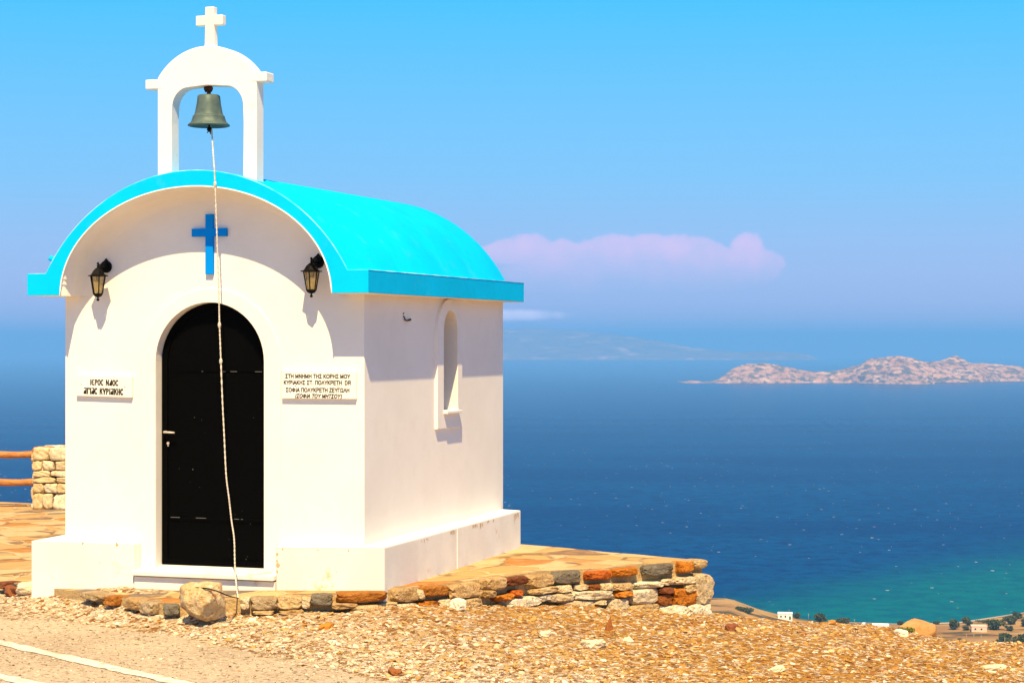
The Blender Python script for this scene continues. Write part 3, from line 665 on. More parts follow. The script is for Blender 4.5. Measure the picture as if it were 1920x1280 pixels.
# ---------------------------------------------------------------- terrace and its edge wall
EDGE = [(-10, 19.0, -.18), (-4.18, 16.7, -.13), (-3.29, 15.75, -.11), (-3.03, 15.45, -.10), (-2.54, 14.97, -.09), (-1.91, 15.0, -.06), (-1.47, 15.03, -.035), (-1.09, 15.08, -.03), (-.906, 15.27, -.025), (-.504, 15.6, -.022), (-.084, 16.06, -.02), (.30, 16.47, -.02), (.785, 16.68, -.02), (1.06, 16.94, -.02), (1.363, 17.1, -.02), (1.60, 17.25, -.02)]
BACK = [(1.30, 17.50, -.02), (1.10, 17.66, -.015), (.82, 17.92, -.02), (.50, 18.16, -.01), (.07, 18.62, -.02), (-.6, 19.6, -.02), (-2.2, 23.0, -.06), (-5.2, 25.1, -.20), (-6.6, 25.9, -.20), (-10.5, 27.5, -.28)]
def make_terrace():
    bm = bmesh.new(); ring = EDGE + BACK; rng = random.Random(2)
    # extra points so that the far rim is not a ruled line
    pts = []
    for i, p in enumerate(ring):
        q = ring[(i + 1) % len(ring)]; pts.append(p); n = int(math.dist(p[:2], q[:2]) / .3)
        if len(EDGE) - 1 <= i < len(ring) - 2:
            for k in range(1, n):
                t = k / n; pts.append(tuple(a + (b - a) * t + j for a, b, j in zip(p, q, (rng.uniform(-.03, .03), rng.uniform(-.03, .03), rng.uniform(-.006, .006)))))
    top = [bm.verts.new(p) for p in pts]; bot = [bm.verts.new((x, y, z - 6.5)) for x, y, z in pts]
    f = bm.faces.new(top); n = len(pts)
    for i in range(n):
        g = bm.faces.new((top[i], bot[i], bot[(i+1) % n], top[(i+1) % n])); g.material_index = 1
    bmesh.ops.triangulate(bm, faces=[f])
    tag(build('terrace', bm, [FLAGS, MORTAR]), kind='structure')
make_terrace()
def edge_at(px):                                # depth and direction of the terrace edge along a sight line
    k = (px - 960) / F
    for (x0, y0, _), (x1, y1, _) in zip(EDGE, EDGE[1:]):
        den = (x1 - x0) - k * (y1 - y0); t = (k * y0 - x0) / den
        if -1e-6 <= t <= 1 + 1e-6: return y0 + (y1 - y0) * t, math.atan2(y1 - y0, x1 - x0)
    (x0, y0, _), (x1, y1, _) = EDGE[-2:]
    return EDGE[-1][1] + (px - 1318) * .001, math.atan2(y1 - y0, x1 - x0)
C = dict(tan=(.54, .37, .19), dkb=(.21, .075, .035), gry=(.20, .18, .15), org=(.58, .21, .03), orr=(.50, .13, .025), ltn=(.62, .46, .25), crm=(.72, .60, .41), wht=(.78, .70, .55), brn=(.28, .10, .03), obr=(.48, .20, .045), tgr=(.45, .345, .22))
def z8(a): return [(900 + x0 / 3.692, 980 + y0 / 3.692, 900 + x1 / 3.692, 980 + y1 / 3.692, c) for x0, y0, x1, y1, c in a]
def z7(a): return [(460 + x0 / 3.658, 930 + y0 / 3.658, 460 + x1 / 3.658, 930 + y1 / 3.658, c) for x0, y0, x1, y1, c in a]
def z6(a): return [(x0 / 3.656, 930 + y0 / 3.656, x1 / 3.656, 930 + y1 / 3.656, c) for x0, y0, x1, y1, c in a]
CAPS = z8([(0,375,145,455,'tan'),(150,370,290,425,'dkb'),(305,355,480,435,'tan'),(480,330,675,412,'gry'),(715,330,885,385,'orr'),(890,310,1070,362,'org'),(1110,285,1320,355,'gry'),(1350,268,1440,335,'org'),(1452,252,1552,308,'ltn')]) \
     + z7([(40,690,220,770,'tgr'),(225,685,385,765,'ltn'),(455,665,590,745,'gry'),(635,648,960,717,'obr'),(1000,625,1145,715,'tan'),(1195,610,1360,678,'obr'),(1375,595,1565,690,'tan'),(390,690,450,760,'crm'),(1150,640,1192,700,'crm')]) \
     + z6([(130,585,215,640,'gry'),(30,580,105,625,'dkb'),(585,655,755,705,'tgr'),(760,680,840,740,'obr'),(880,700,1000,770,'tan'),(1005,720,1100,800,'tgr'),(1125,735,1230,805,'gry'),(1650,690,1715,765,'crm')])
LOWER = z8([(500,425,610,472,'crm'),(635,420,725,457,'crm'),(725,420,805,457,'brn'),(805,412,890,457,'crm'),(895,412,1020,458,'tan'),(1040,403,1225,442,'wht'),(1230,383,1315,425,'crm'),(1310,368,1450,416,'crm'),(445,480,620,537,'crm'),(625,460,900,520,'wht'),(905,465,1010,503,'org'),(365,490,445,532,'wht'),(320,440,480,482,'ltn'),(1000,450,1200,557,'wht'),(1200,440,1310,486,'dkb'),(1205,490,1305,562,'brn'),(1310,445,1478,562,'org'),(1448,352,1572,552,'crm'),(1375,418,1450,470,'ltn'),(860,520,985,602,'crm'),(985,558,1210,632,'ltn'),(1215,562,1395,642,'wht'),(1398,553,1574,647,'wht'),(520,530,760,575,'crm'),(75,490,190,532,'org'),(185,460,255,502,'orr'),(135,510,375,582,'wht'),(0,460,60,512,'tan'),(760,525,850,560,'crm')]) \
     + z7([(1150,715,1285,757,'org'),(590,725,760,765,'tan'),(750,733,970,772,'ltn'),(980,730,1130,770,'crm'),(1290,700,1370,750,'crm'),(1400,700,1560,760,'ltn'),(60,775,200,800,'ltn'),(240,770,400,800,'tan')])
def wall_items(lst, thick, proud, rs):
    out = []
    for x0, y0, x1, y1, c in lst:
        d, ang = edge_at((x0 + x1) / 2); p = on_depth((x0 + x1) / 2, (y0 + y1) / 2, d); k = d / F
        hw = (x1 - x0) / 2 * k / max(.55, math.cos(ang)) * 1.03; hh = (y1 - y0) / 2 * k * 1.04
        n = Vector((math.sin(ang), -math.cos(ang), 0))
        q = p + n * (proud - thick * .5 + rs.uniform(-.012, .012)); col = np.clip(np.array(C[c]) * rs.uniform(.95, 1.18), 0, .85)
        out.append(((q.x, q.y, q.z), (hw, thick, hh), ang + rs.uniform(-.05, .05), tuple(col)))
    return out
rs = np.random.RandomState(8)
w = empty('stone_edge_wall', (0, 16, -.3), 0, 'low rubble stone wall holding up the edge of the paved terrace', 'stone wall')
def under(o, root): o.parent = root; o.location = -root.location; return o
under(rocks_mesh('cap_stones', wall_items(CAPS, .09, .035, rs), T3, STONE, None, False, 14, 3, .07, chips=9, top=lambda c: (-.018 if c[0] > -.9 else -.02 - .034 * (-.9 - c[0])) + .004), w)
under(rocks_mesh('wall_stones', wall_items(LOWER, .10, .045, rs), T3, STONE, None, False, 14, 4, .08, chips=10), w)

# ---------------------------------------------------------------- chapel
chapel = empty('chapel', AO, -TH, 'small whitewashed chapel with turquoise barrel roof and bell tower on the terrace', 'chapel')
HW, LEN = 1.277, 3.235
def boolean(o, cutters):
    for c in cutters:
        m = o.modifiers.new('cut', 'BOOLEAN'); m.operation = 'DIFFERENCE'; m.solver = 'EXACT'; m.object = c
    bpy.context.view_layer.update(); dg = bpy.context.evaluated_depsgraph_get()
    me = bpy.data.meshes.new_from_object(o.evaluated_get(dg)); o.modifiers.clear(); old = o.data; o.data = me; bpy.data.meshes.remove(old)
    for c in cutters: bpy.data.objects.remove(c)
DOOR = [(-.47, -.3)] + arch(-.0075, .4625, 1.665, .455) + [(.455, -.3)]
WIN = [(1.642, 1.247)] + arch(1.808, .166, 1.90, .178, 20) + [(1.974, 1.247)]
def make_body():
    bm = bmesh.new()
    prof = [(-HW, -.3), (HW, -.3), (HW, 2.24)] + [(1.37 * math.sin(a), 1.684 + 1.37 * math.cos(a)) for a in np.linspace(1.06, -1.06, 40)] + [(-HW, 2.24)]
    prism_xz(bm, prof, 0, LEN)
    body = build('wall', bm, WHITE)
    bm = bmesh.new(); prism_xz(bm, DOOR, -.1, .16); c1 = build('cutter', bm, None)
    bm = bmesh.new(); prism_yz(bm, WIN, HW - .20, HW + .1); c2 = build('cutter', bm, None)
    boolean(body, [c1, c2]); body.parent = chapel
    b = body.modifiers.new('bevel', 'BEVEL'); b.width = .007; b.segments = 2; b.limit_method = 'ANGLE'; b.angle_limit = R(50)
make_body()
def make_roof():
    bm = bmesh.new(); a0 = math.atan2(1.268, 2.347 - 1.684)
    outer = [(1.4307 * math.sin(a), 1.684 + 1.4307 * math.cos(a)) for a in np.linspace(-a0, a0, 56)]
    inner = arch(0, 1.14, 2.175, .817, 48)
    prof = [(-1.435, 2.175), (-1.435, 2.347)] + outer + [(1.435, 2.347), (1.435, 2.175)] + inner[::-1]
    y0, y1 = -.30, 3.355
    def ring(y, mi): pass
    a = [bm.verts.new((x, y0, z)) for x, z in prof]; b = [bm.verts.new((x, y1, z)) for x, z in prof]; n = len(prof)
    bm.faces.new(a); bm.faces.new(b[::-1]); no = len(outer)
    for i in range(n):
        f = bm.faces.new((a[i], b[i], b[(i+1) % n], a[(i+1) % n]))
        if 2 <= i < no + 1: f.smooth = True
        if i >= no + 3: f.material_index = 1
        if i > no + 3: f.smooth = True
    build('roof', bm, [CYAN, WHITE], chapel, bevel=.006, segs=2, angle=30)
    # plaster soffit under the front lip, rounding into the gable
    bm = bmesh.new(); sec = [(-.3025, -.006), (-.3025, .002), (-.10, .002), (-.05, .010), (-.02, .032), (-.004, .07), (.004, .12)]; prev = None
    n = 60
    for i in range(n + 1):
        t = math.pi * i / n; r = []
        for y, inn in sec: r.append(bm.verts.new((-(1.14 - inn) * math.cos(t), y, 2.175 + (.817 - inn) * math.sin(t))))
        if prev:
            for k in range(len(sec) - 1):
                f = bm.faces.new((prev[k], r[k], r[k+1], prev[k+1])); f.smooth = True
        prev = r
    build('soffit', bm, WHITE, chapel)
    # cement bead along the lip
    bm = bmesh.new(); tube(bm, [(x * .9985, -.302, z - .001) for x, z in inner], .0038, 6); build('lip_bead', bm, WHITE, chapel)
    bm = bmesh.new(); tube(bm, [(x, -.297, z - .001) for x, z in [(-1.435, 2.347)] + outer + [(1.435, 2.347)]], .003, 6); build('worn_edge', bm, CYAN_EDGE, chapel)
    bm = bmesh.new(); tube(bm, [(1.4345, -.295, 2.346), (1.4345, 3.353, 2.346)], .003, 6); build('worn_edge', bm, CYAN_EDGE, chapel)
    bm = bmesh.new(); tube(bm, [(-1.25, -.12, 2.44), (-1.33, -.14, 2.475)], .022, 12); tube(bm, [(-1.325, -.138, 2.473), (-1.332, -.141, 2.476)], .016, 12); build('rain_spout', bm, CYAN, chapel)
make_roof()
def make_plinth():
    bm = bmesh.new()
    def seg(pb, zt):      # pb: four corners (x,y,zbottom), zt four top z
        b = [bm.verts.new(p) for p in pb]; t = [bm.verts.new((p[0], p[1], z)) for p, z in zip(pb, zt)]
        bm.faces.new(b[::-1]); bm.faces.new(t)
        for i in range(4): bm.faces.new((b[i], b[(i+1) % 4], t[(i+1) % 4], t[i]))
    lo = -.35
    def ell(xy, zt):
        b = [bm.verts.new((x, y, lo)) for x, y in xy]; t = [bm.verts.new((x, y, z)) for (x, y), z in zip(xy, zt)]; n = len(xy)
        bm.faces.new(b[::-1]); bmesh.ops.triangulate(bm, faces=[bm.faces.new(t)])
        for i in range(n): bm.faces.new((b[i], b[(i+1) % n], t[(i+1) % n], t[i]))
    ell([(.603, -.115), (1.486, -.115), (1.462, 3.18), (1.20, 3.18), (1.20, .05), (.603, .05)], (.270, .294, .312, .322, .306, .280))
    ell([(-.605, -.115), (-.605, .05), (-1.20, .05), (-1.20, 3.18), (-1.46, 3.18), (-1.514, -.115)], (.256, .262, .262, .30, .29, .250))
    rng = random.Random(12)                         # brown drips where the plinth's paint has run off its top edge
    for y0, y1, n, ln in ((1.33, 1.47, 7, .05), (1.86, 2.42, 17, .055), (2.98, 3.12, 7, .10), (.5, .9, 4, .03)):
        for _ in range(n):
            y = rng.uniform(y0, y1); w2 = rng.uniform(.004, .011); l = rng.uniform(.25, 1) * ln; x = 1.486 - .024 * (y + .115) / 3.295 + .0015; zt = .294 + .018 * (y + .115) / 3.295 - rng.uniform(.010, .022)
            bm.faces.new([bm.verts.new(p) for p in ((x, y - w2, zt), (x, y + w2, zt), (x, y + w2 * .6, zt - l * .7), (x, y, zt - l), (x, y - w2 * .5, zt - l * .75))]).material_index = 1
    for x, z, r in ((.616, .215, .012), (.612, .165, .010), (.620, .135, .020), (.614, .085, .012), (.66, .255, .008), (.95, .258, .006), (-1.05, .246, .010), (-.75, .248, .016), (1.2, .262, .007), (1.1, .10, .005), (-.9, .10, .005)):
        bm.faces.new([bm.verts.new((x + r * rng.uniform(.5, 1.1) * math.cos(a), -.1165, z + r * 1.3 * rng.uniform(.5, 1.1) * math.sin(a))) for a in np.linspace(0, 5.6, 9)]).material_index = 2
    build('plinth', bm, [PLINTHW, mat('brown_drip_stain', (.52, .34, .16), .9), mat('bare_render', (.54, .38, .22), .95, bump=.6)], chapel, bevel=.012, segs=3)
    bm = bmesh.new(); box(bm, 1.4735, 1.487, -.1, 1.478, 1.50, .290); build('plinth_joint', bm, WHITE, chapel)
    # raised plain band round the doorway
    bm = bmesh.new(); ou = [(-.596, -.02)] + arch(0, .596, 1.64, .585) + [(.596, -.02)]; inn = [(-.47, -.02)] + arch(-.0075, .4625, 1.665, .455) + [(.455, -.02)]
    pts = ou + inn[::-1]; n = len(ou)
    fr = [bm.verts.new((x, -.014, z)) for x, z in pts]; bk = [bm.verts.new((x, .004, z)) for x, z in pts]; T = len(pts)
    for i in range(n - 1):
        j, k = T - 1 - i, T - 2 - i
        bm.faces.new((fr[i], fr[i+1], fr[k], fr[j]))
    for i in range(n - 1): bm.faces.new((fr[i], bk[i], bk[i+1], fr[i+1]))
    for i in range(n, T - 1): bm.faces.new((fr[i], bk[i], bk[i+1], fr[i+1]))
    build('door_surround', bm, WHITE, chapel, bevel=.004)
    bm = bmesh.new(); prism_yz(bm, [(-.155, .015), (-.155, .052), (.10, .082), (.10, .015)], -.60, .60); build('doorstep', bm, PLINTHW, chapel, bevel=.006)
    bm = bmesh.new(); box(bm, -.598, -.12, -.35, .598, .15, .006); build('step_base', bm, PLINTHW, chapel, bevel=.006)
make_plinth()
def make_door():
    d = link('door', bpy.data.meshes.new('door'), BLACK, chapel)
    bm = bmesh.new(); prism_xz(bm, [(-.466, .083)] + arch(-.0075, .459, 1.665, .452) + [(.451, .083)], .092, .125)
    me = d.data; bmesh.ops.recalc_face_normals(bm, faces=bm.faces); bm.to_mesh(me); bm.free()
    bm = bmesh.new()                                # frame strip standing proud round the leaf
    o = [(-.464, .085)] + arch(-.0075, .457, 1.665, .45) + [(.449, .085)]; i_ = [(-.415, .13)] + arch(-.0075, .408, 1.665, .40) + [(.40, .13)]
    pts = o + i_[::-1]; n = len(o); T = len(pts)
    fr = [bm.verts.new((x, .080, z)) for x, z in pts]; bk = [bm.verts.new((x, .0925, z)) for x, z in pts]
    for i in range(n - 1): bm.faces.new((fr[i], fr[i+1], fr[T-2-i], fr[T-1-i]))
    for i in range(n - 1): bm.faces.new((fr[i], bk[i], bk[i+1], fr[i+1]))
    for i in range(n, T - 1): bm.faces.new((fr[i], bk[i], bk[i+1], fr[i+1]))
    bm.faces.new((fr[0], fr[T-1], fr[n], fr[n-1]))
    build('door_frame', bm, BLACK, d)
    rng = random.Random(5)
    for zr, zc in ((1.60, 1.588), (.44, .452)):     # cross rails with the paint knocked off along one edge
        bm = bmesh.new(); box(bm, -.40, .084, zr - .012, .385, .0925, zr + .012); x = -.39
        while x < .37:
            l = rng.uniform(.01, .09)
            if rng.random() < .6: box(bm, x, .0832, zc - .0014, x + l, .0841, zc + .0014, 1)
            x += l + rng.uniform(.01, .07)
        build('rail', bm, [BLACK, SCRATCH], d)
    for _ in range(16):
        x = rng.uniform(-.38, .37); z = rng.uniform(.12, 1.3); w2 = rng.uniform(.0015, .0028)
        bm = bmesh.new(); box(bm, x, .0900, z, x + w2, .0918, z + w2 * rng.choice((1, 1, 2, 5))); build('paint_chip', bm, SCRATCH, d)
    h = build('handle', (lambda b: (tube(b, [(-.425, .085, 1.115), (-.425, .04, 1.115), (-.415, .033, 1.115), (-.33, .035, 1.112)], [.011, .009, .009, .007], 10), b)[1])(bmesh.new()), STEEL, d)
    bm = bmesh.new(); tube(bm, [(-.407, .080, 1.028), (-.407, .070, 1.028)], .011, 14); box(bm, -.411, .072, 1.004, -.403, .0795, 1.026); build('keyhole', bm, STEEL, d)
make_door()
def make_window():
    e = link('window', bpy.data.meshes.new('window'), DARKGLASS, chapel)
    bm = bmesh.new(); box(bm, HW - .195, 1.63, 1.24, HW - .185, 1.985, 2.10); bm.to_mesh(e.data); bm.free()
    bm = bmesh.new()
    ou = [(1.492, 1.10)] + arch(1.789, .297, 1.86, .312, 24) + [(2.086, 1.10)]; inn = [(1.642, 1.247)] + arch(1.808, .166, 1.90, .178, 24) + [(1.974, 1.247)]
    ou = [(y, min(z, 2.172)) for y, z in ou]; n = len(ou); x1, x0 = HW + .026, HW - .004
    a = [bm.verts.new((x1, y, z)) for y, z in ou]; b = [bm.verts.new((x1, y, z)) for y, z in inn]; a2 = [bm.verts.new((x0, y, z)) for y, z in ou]; b2 = [bm.verts.new((x0, y, z)) for y, z in inn]
    for i in range(n):
        j = (i + 1) % n
        bm.faces.new((a[i], a[j], b[j], b[i])); bm.faces.new((a[i], a2[i], a2[j], a[j])); bm.faces.new((b[i], b[j], b2[j], b2[i]))
    build('window_surround', bm, WHITE, e, bevel=.004)
    bm = bmesh.new(); prism_yz(bm, [(1.63, 1.222), (1.99, 1.222), (1.99, 1.246), (1.63, 1.246)], HW - .18, HW + .062); build('sill', bm, WHITE, e, bevel=.004)
make_window()
TY = -.20                                        # front face of the bell tower, over the gable lip
def make_tower():
    t = link('bell_tower', bpy.data.meshes.new('bell_tower'), TOWERW, chapel)
    P = lambda px, py: on_front(px, py, TY)
    xl, xr = P(295.5, 240)[0], P(481, 240)[0]; il, ir = P(322, 260)[0], P(455.5, 260)[0]
    zt = P(390, 86)[2]; zs = (P(297, 148)[2] + P(480, 137)[2]) / 2; zo = P(391, 160)[2]; cx = (xl + xr) / 2; half = (xr - xl) / 2
    rise = zt - zs; Rr = (half * half + rise * rise) / (2 * rise); cz = zt - Rr; aa = math.asin(half / Rr)
    def zroof(x): return 1.684 + math.sqrt(1.4307 ** 2 - x * x) - .03
    out = [(xl, zroof(xl)), (xl, zs)] + [(cx + Rr * math.sin(a), cz + Rr * math.cos(a)) for a in np.linspace(-aa, aa, 26)][1:-1] + [(xr, zs), (xr, zroof(xr))]
    r = .14; op = [(ir, zroof(ir)), (ir + .004, zo - .30), (ir, zo - r - .03)] + [(ir - r + r * math.cos(a), zo - r - .03 + (r + .02) * math.sin(a)) for a in np.linspace(.15, math.pi / 2, 9)] + [(cx, zo + .002)] + [(il + r - r * math.sin(a), zo - r - .03 + (r + .02) * math.cos(a)) for a in np.linspace(0, math.pi / 2 - .15, 9)] + [(il, zo - r - .03), (il - .004, zo - .28), (il, zroof(il))]
    bm = bmesh.new(); prism_xz(bm, out + op, TY, TY + .125); bmesh.ops.recalc_face_normals(bm, faces=bm.faces); bm.to_mesh(t.data); bm.free()
    b = t.modifiers.new('bevel', 'BEVEL'); b.width = .006; b.segments = 2; b.limit_method = 'ANGLE'; b.angle_limit = R(40)
    za0, za1 = P(297, 167)[2], P(297, 149)[2]
    bm = bmesh.new(); box(bm, P(272.5, 150)[0], TY - .003, za0, xl + .05, TY + .128, za1); build('arm', bm, TOWERW, t, bevel=.008)
    za0, za1 = P(490, 153)[2], P(490, 135)[2]
    bm = bmesh.new(); box(bm, xr - .05, TY - .003, za0, P(500, 140)[0], TY + .128, za1); build('arm', bm, TOWERW, t, bevel=.008)
    x0, x1 = P(381.5, 60)[0], P(398, 60)[0]; a0, a1 = P(364, 40)[0], P(414.5, 40)[0]; zc0, zc1 = P(390, 46.5)[2], P(390, 28)[2]; ztop = P(390, 12)[2]
    bm = bmesh.new(); prism_xz(bm, [(x0 - .006, zt - .03), (x1 + .006, zt - .03), (x1, zc0), (a1, zc0), (a1, zc1), (x1, zc1), (x1, ztop), (x0, ztop), (x0, zc1), (a0, zc1), (a0, zc0), (x0, zc0)], TY + .025, TY + .085)
    build('roof_cross', bm, CROSSW, t, bevel=.006)
    return zo
ZO = make_tower()
def make_bell():
    y = TY + .062; c = on_front(391.5, 200, y); e = empty('bell', to_world(c[0], y, 0), -TH, 'weathered green bronze bell hanging in the white bell tower', 'bell')
    zt = on_front(391, 178, y)[2]; zb = on_front(391, 237.5, y)[2]; k = (zt - zb)
    rb = (on_front(427, 236, y)[0] - on_front(356.5, 236, y)[0]) / 2; rt = (on_front(410.5, 180, y)[0] - on_front(372.5, 180, y)[0]) / 2
    prof = [(.005, zt), (rt * .88, zt - .002), (rt, zt - .012), (rt + .006, zb + .72 * k), (rt + .020, zb + .42 * k), (rt + .030, zb + .33 * k), (rt + .036, zb + .325 * k), (rt + .036, zb + .30 * k), (rb * .84, zb + .15 * k), (rb * .93, zb + .09 * k), (rb, zb + .055 * k), (rb, zb + .015 * k), (rb - .012, zb), (rb * .8, zb + .02), (rt * .9, zb + .5 * k), (.005, zt - .03)]
    bm = bmesh.new(); lathe(bm, prof, 40, close=False); build('bell_body', bm, BRONZE, e)
    bm = bmesh.new(); tube(bm, [(0, 0, zt - .01), (0, 0, zt + .028)], .016, 10); tube(bm, [(-.024, 0, zt + .036), (.024, 0, zt + .036)], .014, 10); tube(bm, [(0, 0, zt + .03), (0, 0, ZO + .03)], .02, 10); tube(bm, [(-.03, -.01, ZO - .02), (.034, -.01, ZO - .018)], .015, 8)
    for s in (-1, 1): tube(bm, [(s * .02, -.01, zt + .02), (s * .028, -.012, zt + .06), (s * .018, -.01, ZO)], .007, 6)
    build('hanger', bm, RUST, e)
    bm = bmesh.new(); tube(bm, [(0, 0, zt - .05), (.004, 0, zb - .02)], .008, 8); bmesh.ops.create_icosphere(bm, subdivisions=2, radius=.020, matrix=__import__('mathutils').Matrix.Translation((.005, 0, zb - .022)))
    for q in ((.03, 0, -.035), (.035, 0, -.055), (.022, 0, -.06), (-.012, 0, -.05)): tube(bm, [(.008, 0, zb - .03), (q[0] * .7, -.005, zb + q[2] + .006), (q[0], -.006, zb + q[2])], .0035, 5)
    build('clapper', bm, IRON, e)
make_bell()

def make_cross():
    e = empty('wall_cross', to_world(0, 0, 2.56), -TH, 'blue painted cross on the gable above the chapel door', 'cross')
    x0, x1, z0, z1, a0, a1, b0, b1 = -.033, .031, 2.336, 2.797, -.15, .146, 2.626, 2.688
    bm = bmesh.new(); prism_xz(bm, [(x, z - 2.56) for x, z in ((x0, z0), (x1, z0), (x1, b0), (a1, b0), (a1, b1), (x1, b1), (x1, z1), (x0, z1), (x0, b1), (a0, b1), (a0, b0), (x0, b0))], -.030, .006)
    build('cross_beams', bm, BLUE, e, bevel=.003)
make_cross()
# lettering
GL = {'I': ([((.5, 0), (.5, 1))], .34), 'E': ([((.85, .88), (.55, 1), (.2, .8), (.12, .5), (.2, .18), (.55, 0), (.88, .14)), ((.15, .52), (.72, .52))], .62), 'P': ([((.2, 0), (.2, 1)), ((.2, .98), (.7, .95), (.85, .75), (.7, .5), (.2, .46))], .58),
      'O': ([((.5, 0), (.16, .2), (.12, .5), (.16, .8), (.5, 1), (.84, .8), (.88, .5), (.84, .2), (.5, 0))], .62), 'C': ([((.88, .84), (.55, 1), (.2, .8), (.12, .5), (.2, .2), (.55, 0), (.9, .16))], .58),
      'N': ([((.15, 0), (.15, 1)), ((.15, 1), (.5, .5), (.82, .02)), ((.85, 0), (.85, 1))], .70), 'A': ([((.1, .97), (.85, 1)), ((.85, 0), (.85, 1)), ((.8, .62), (.35, .5), (.12, .2), (.2, .02), (.5, .1), (.85, .42))], .64), 'a': ([((.85, 0), (.85, 1)), ((.82, .98), (.3, .35), (.1, .1), (.3, .02), (.85, .38))], .62),
      'G': ([((.25, 0), (.25, 1)), ((.1, .97), (.9, 1), (.88, .82))], .58), 'K': ([((.2, 0), (.2, 1)), ((.85, 1), (.6, .62), (.2, .5)), ((.3, .52), (.68, .40), (.9, 0))], .66), 'V': ([((.1, 1), (.5, .3), (.5, 0)), ((.9, 1), (.5, .3)), ((.35, 0), (.65, 0))], .66),
      'H': ([((.2, 0), (.2, 1)), ((.82, 0), (.82, 1)), ((.2, .5), (.82, .52))], .66), ' ': ([], .42)}
def strokes(bm, text, cx, z0, h, th, wscale, slope=0.0, y=-.031):
    tot = sum(GL[c][1] for c in text) * h * wscale; x = cx - tot / 2; n = 0
    for ch in text:
        ln, adv = GL[ch]; wd = adv * h * wscale * .86
        for pl in ln:
            q = [Vector((x + a * wd, 0, z0 + b * h + (x - cx) * slope)) for a, b in pl]
            for a, b in zip(q, q[1:]):
                d = (b - a).normalized(); s = Vector((-d.z, 0, d.x)); t = th * (1.15 if abs(d.z) > .6 else .75) / 2; n += 1
                a2, b2 = a - d * t * .6, b + d * t * .6; yy = y - .0003 - .00002 * (n % 7)
                bm.faces.new([bm.verts.new((p.x, yy, p.z)) for p in (a2 + s * t, b2 + s * t, b2 - s * t, a2 - s * t)])
        x += adv * h * wscale
def ring(cx, cy, rx, ry, a0=0, a1=360, n=16): return tuple((cx + rx * math.cos(R(a0 + (a1 - a0) * i / n)), cy + ry * math.sin(R(a0 + (a1 - a0) * i / n))) for i in range(n + 1))
SANS = {'Σ': ([((.92, 1), (.1, 1), (.55, .52), (.1, 0), (.95, 0))], .66), 'Τ': ([((0, 1), (1, 1)), ((.5, 1), (.5, 0))], .62), 'Η': ([((.1, 0), (.1, 1)), ((.9, 0), (.9, 1)), ((.1, .53), (.9, .53))], .72), 'Μ': ([((.08, 0), (.08, 1), (.5, .1), (.92, 1), (.92, 0))], .82), 'Ν': ([((.1, 0), (.1, 1), (.9, 0), (.9, 1))], .72),
  'Κ': ([((.1, 0), (.1, 1)), ((.9, 1), (.1, .36)), ((.36, .58), (.95, 0))], .68), 'Ο': ([ring(.5, .5, .46, .5)], .80), 'Ρ': ([((.1, 0), (.1, 1), (.6, 1)), ring(.6, .74, .3, .26, 90, -90, 8), ((.6, .48), (.1, .48))], .66), 'Υ': ([((0, 1), (.5, .45), (1, 1)), ((.5, .45), (.5, 0))], .66), 'Ι': ([((.5, 0), (.5, 1))], .28),
  'Α': ([((0, 0), (.5, 1), (1, 0)), ((.2, .34), (.8, .34))], .70), 'Π': ([((.1, 0), (.1, 1), (.9, 1), (.9, 0))], .72), 'Λ': ([((0, 0), (.5, 1), (1, 0))], .66), 'Ε': ([((.9, 1), (.12, 1), (.12, 0), (.92, 0)), ((.12, .53), (.85, .53))], .66), 'D': ([((.1, 0), (.1, 1), (.45, 1)), ring(.45, .5, .45, .5, 90, -90, 10), ((.45, 0), (.1, 0))], .74),
  'R': ([((.1, 0), (.1, 1), (.6, 1)), ring(.6, .75, .3, .25, 90, -90, 8), ((.6, .5), (.1, .5)), ((.6, .5), (.95, 0))], .72), 'Φ': ([ring(.5, .5, .46, .34), ((.5, 0), (.5, 1))], .80), 'Ζ': ([((.05, 1), (.92, 1), (.05, 0), (.95, 0))], .62), 'Γ': ([((.12, 0), (.12, 1), (.95, 1))], .58), 'Ω': ([((.02, 0), (.32, 0)), ring(.5, .58, .42, .42, 240, -60, 16), ((.68, 0), (.98, 0))], .78),
  '.': ([((.4, .0), (.4, .09))], .30), '(': ([ring(1.1, .42, .8, .72, 130, 230, 8)], .36), ')': ([ring(-.1, .42, .8, .72, 50, -50, 8)], .36), ' ': ([], .30)}
def sans_line(bm, text, cx, z0, h, fit, th, shear=0.0, y=-.0312):
    tot = sum(SANS[c][1] for c in text); k = fit / tot; x = cx - fit / 2; n = 0
    for ch in text:
        ln, adv = SANS[ch]; wd = adv * k * .80
        for pl in ln:
            q = [Vector((x + a * wd + b * h * shear, 0, z0 + b * h)) for a, b in pl]
            for a, b in zip(q, q[1:]):
                d = (b - a).normalized(); s2 = Vector((-d.z, 0, d.x)) * th / 2; n += 1; yy = y - .00002 * (n % 9)
                a2, b2 = a - d * th * .35, b + d * th * .35
                bm.faces.new([bm.verts.new((p.x, yy, p.z)) for p in (a2 + s2, b2 + s2, b2 - s2, a2 - s2)])
        x += adv * k
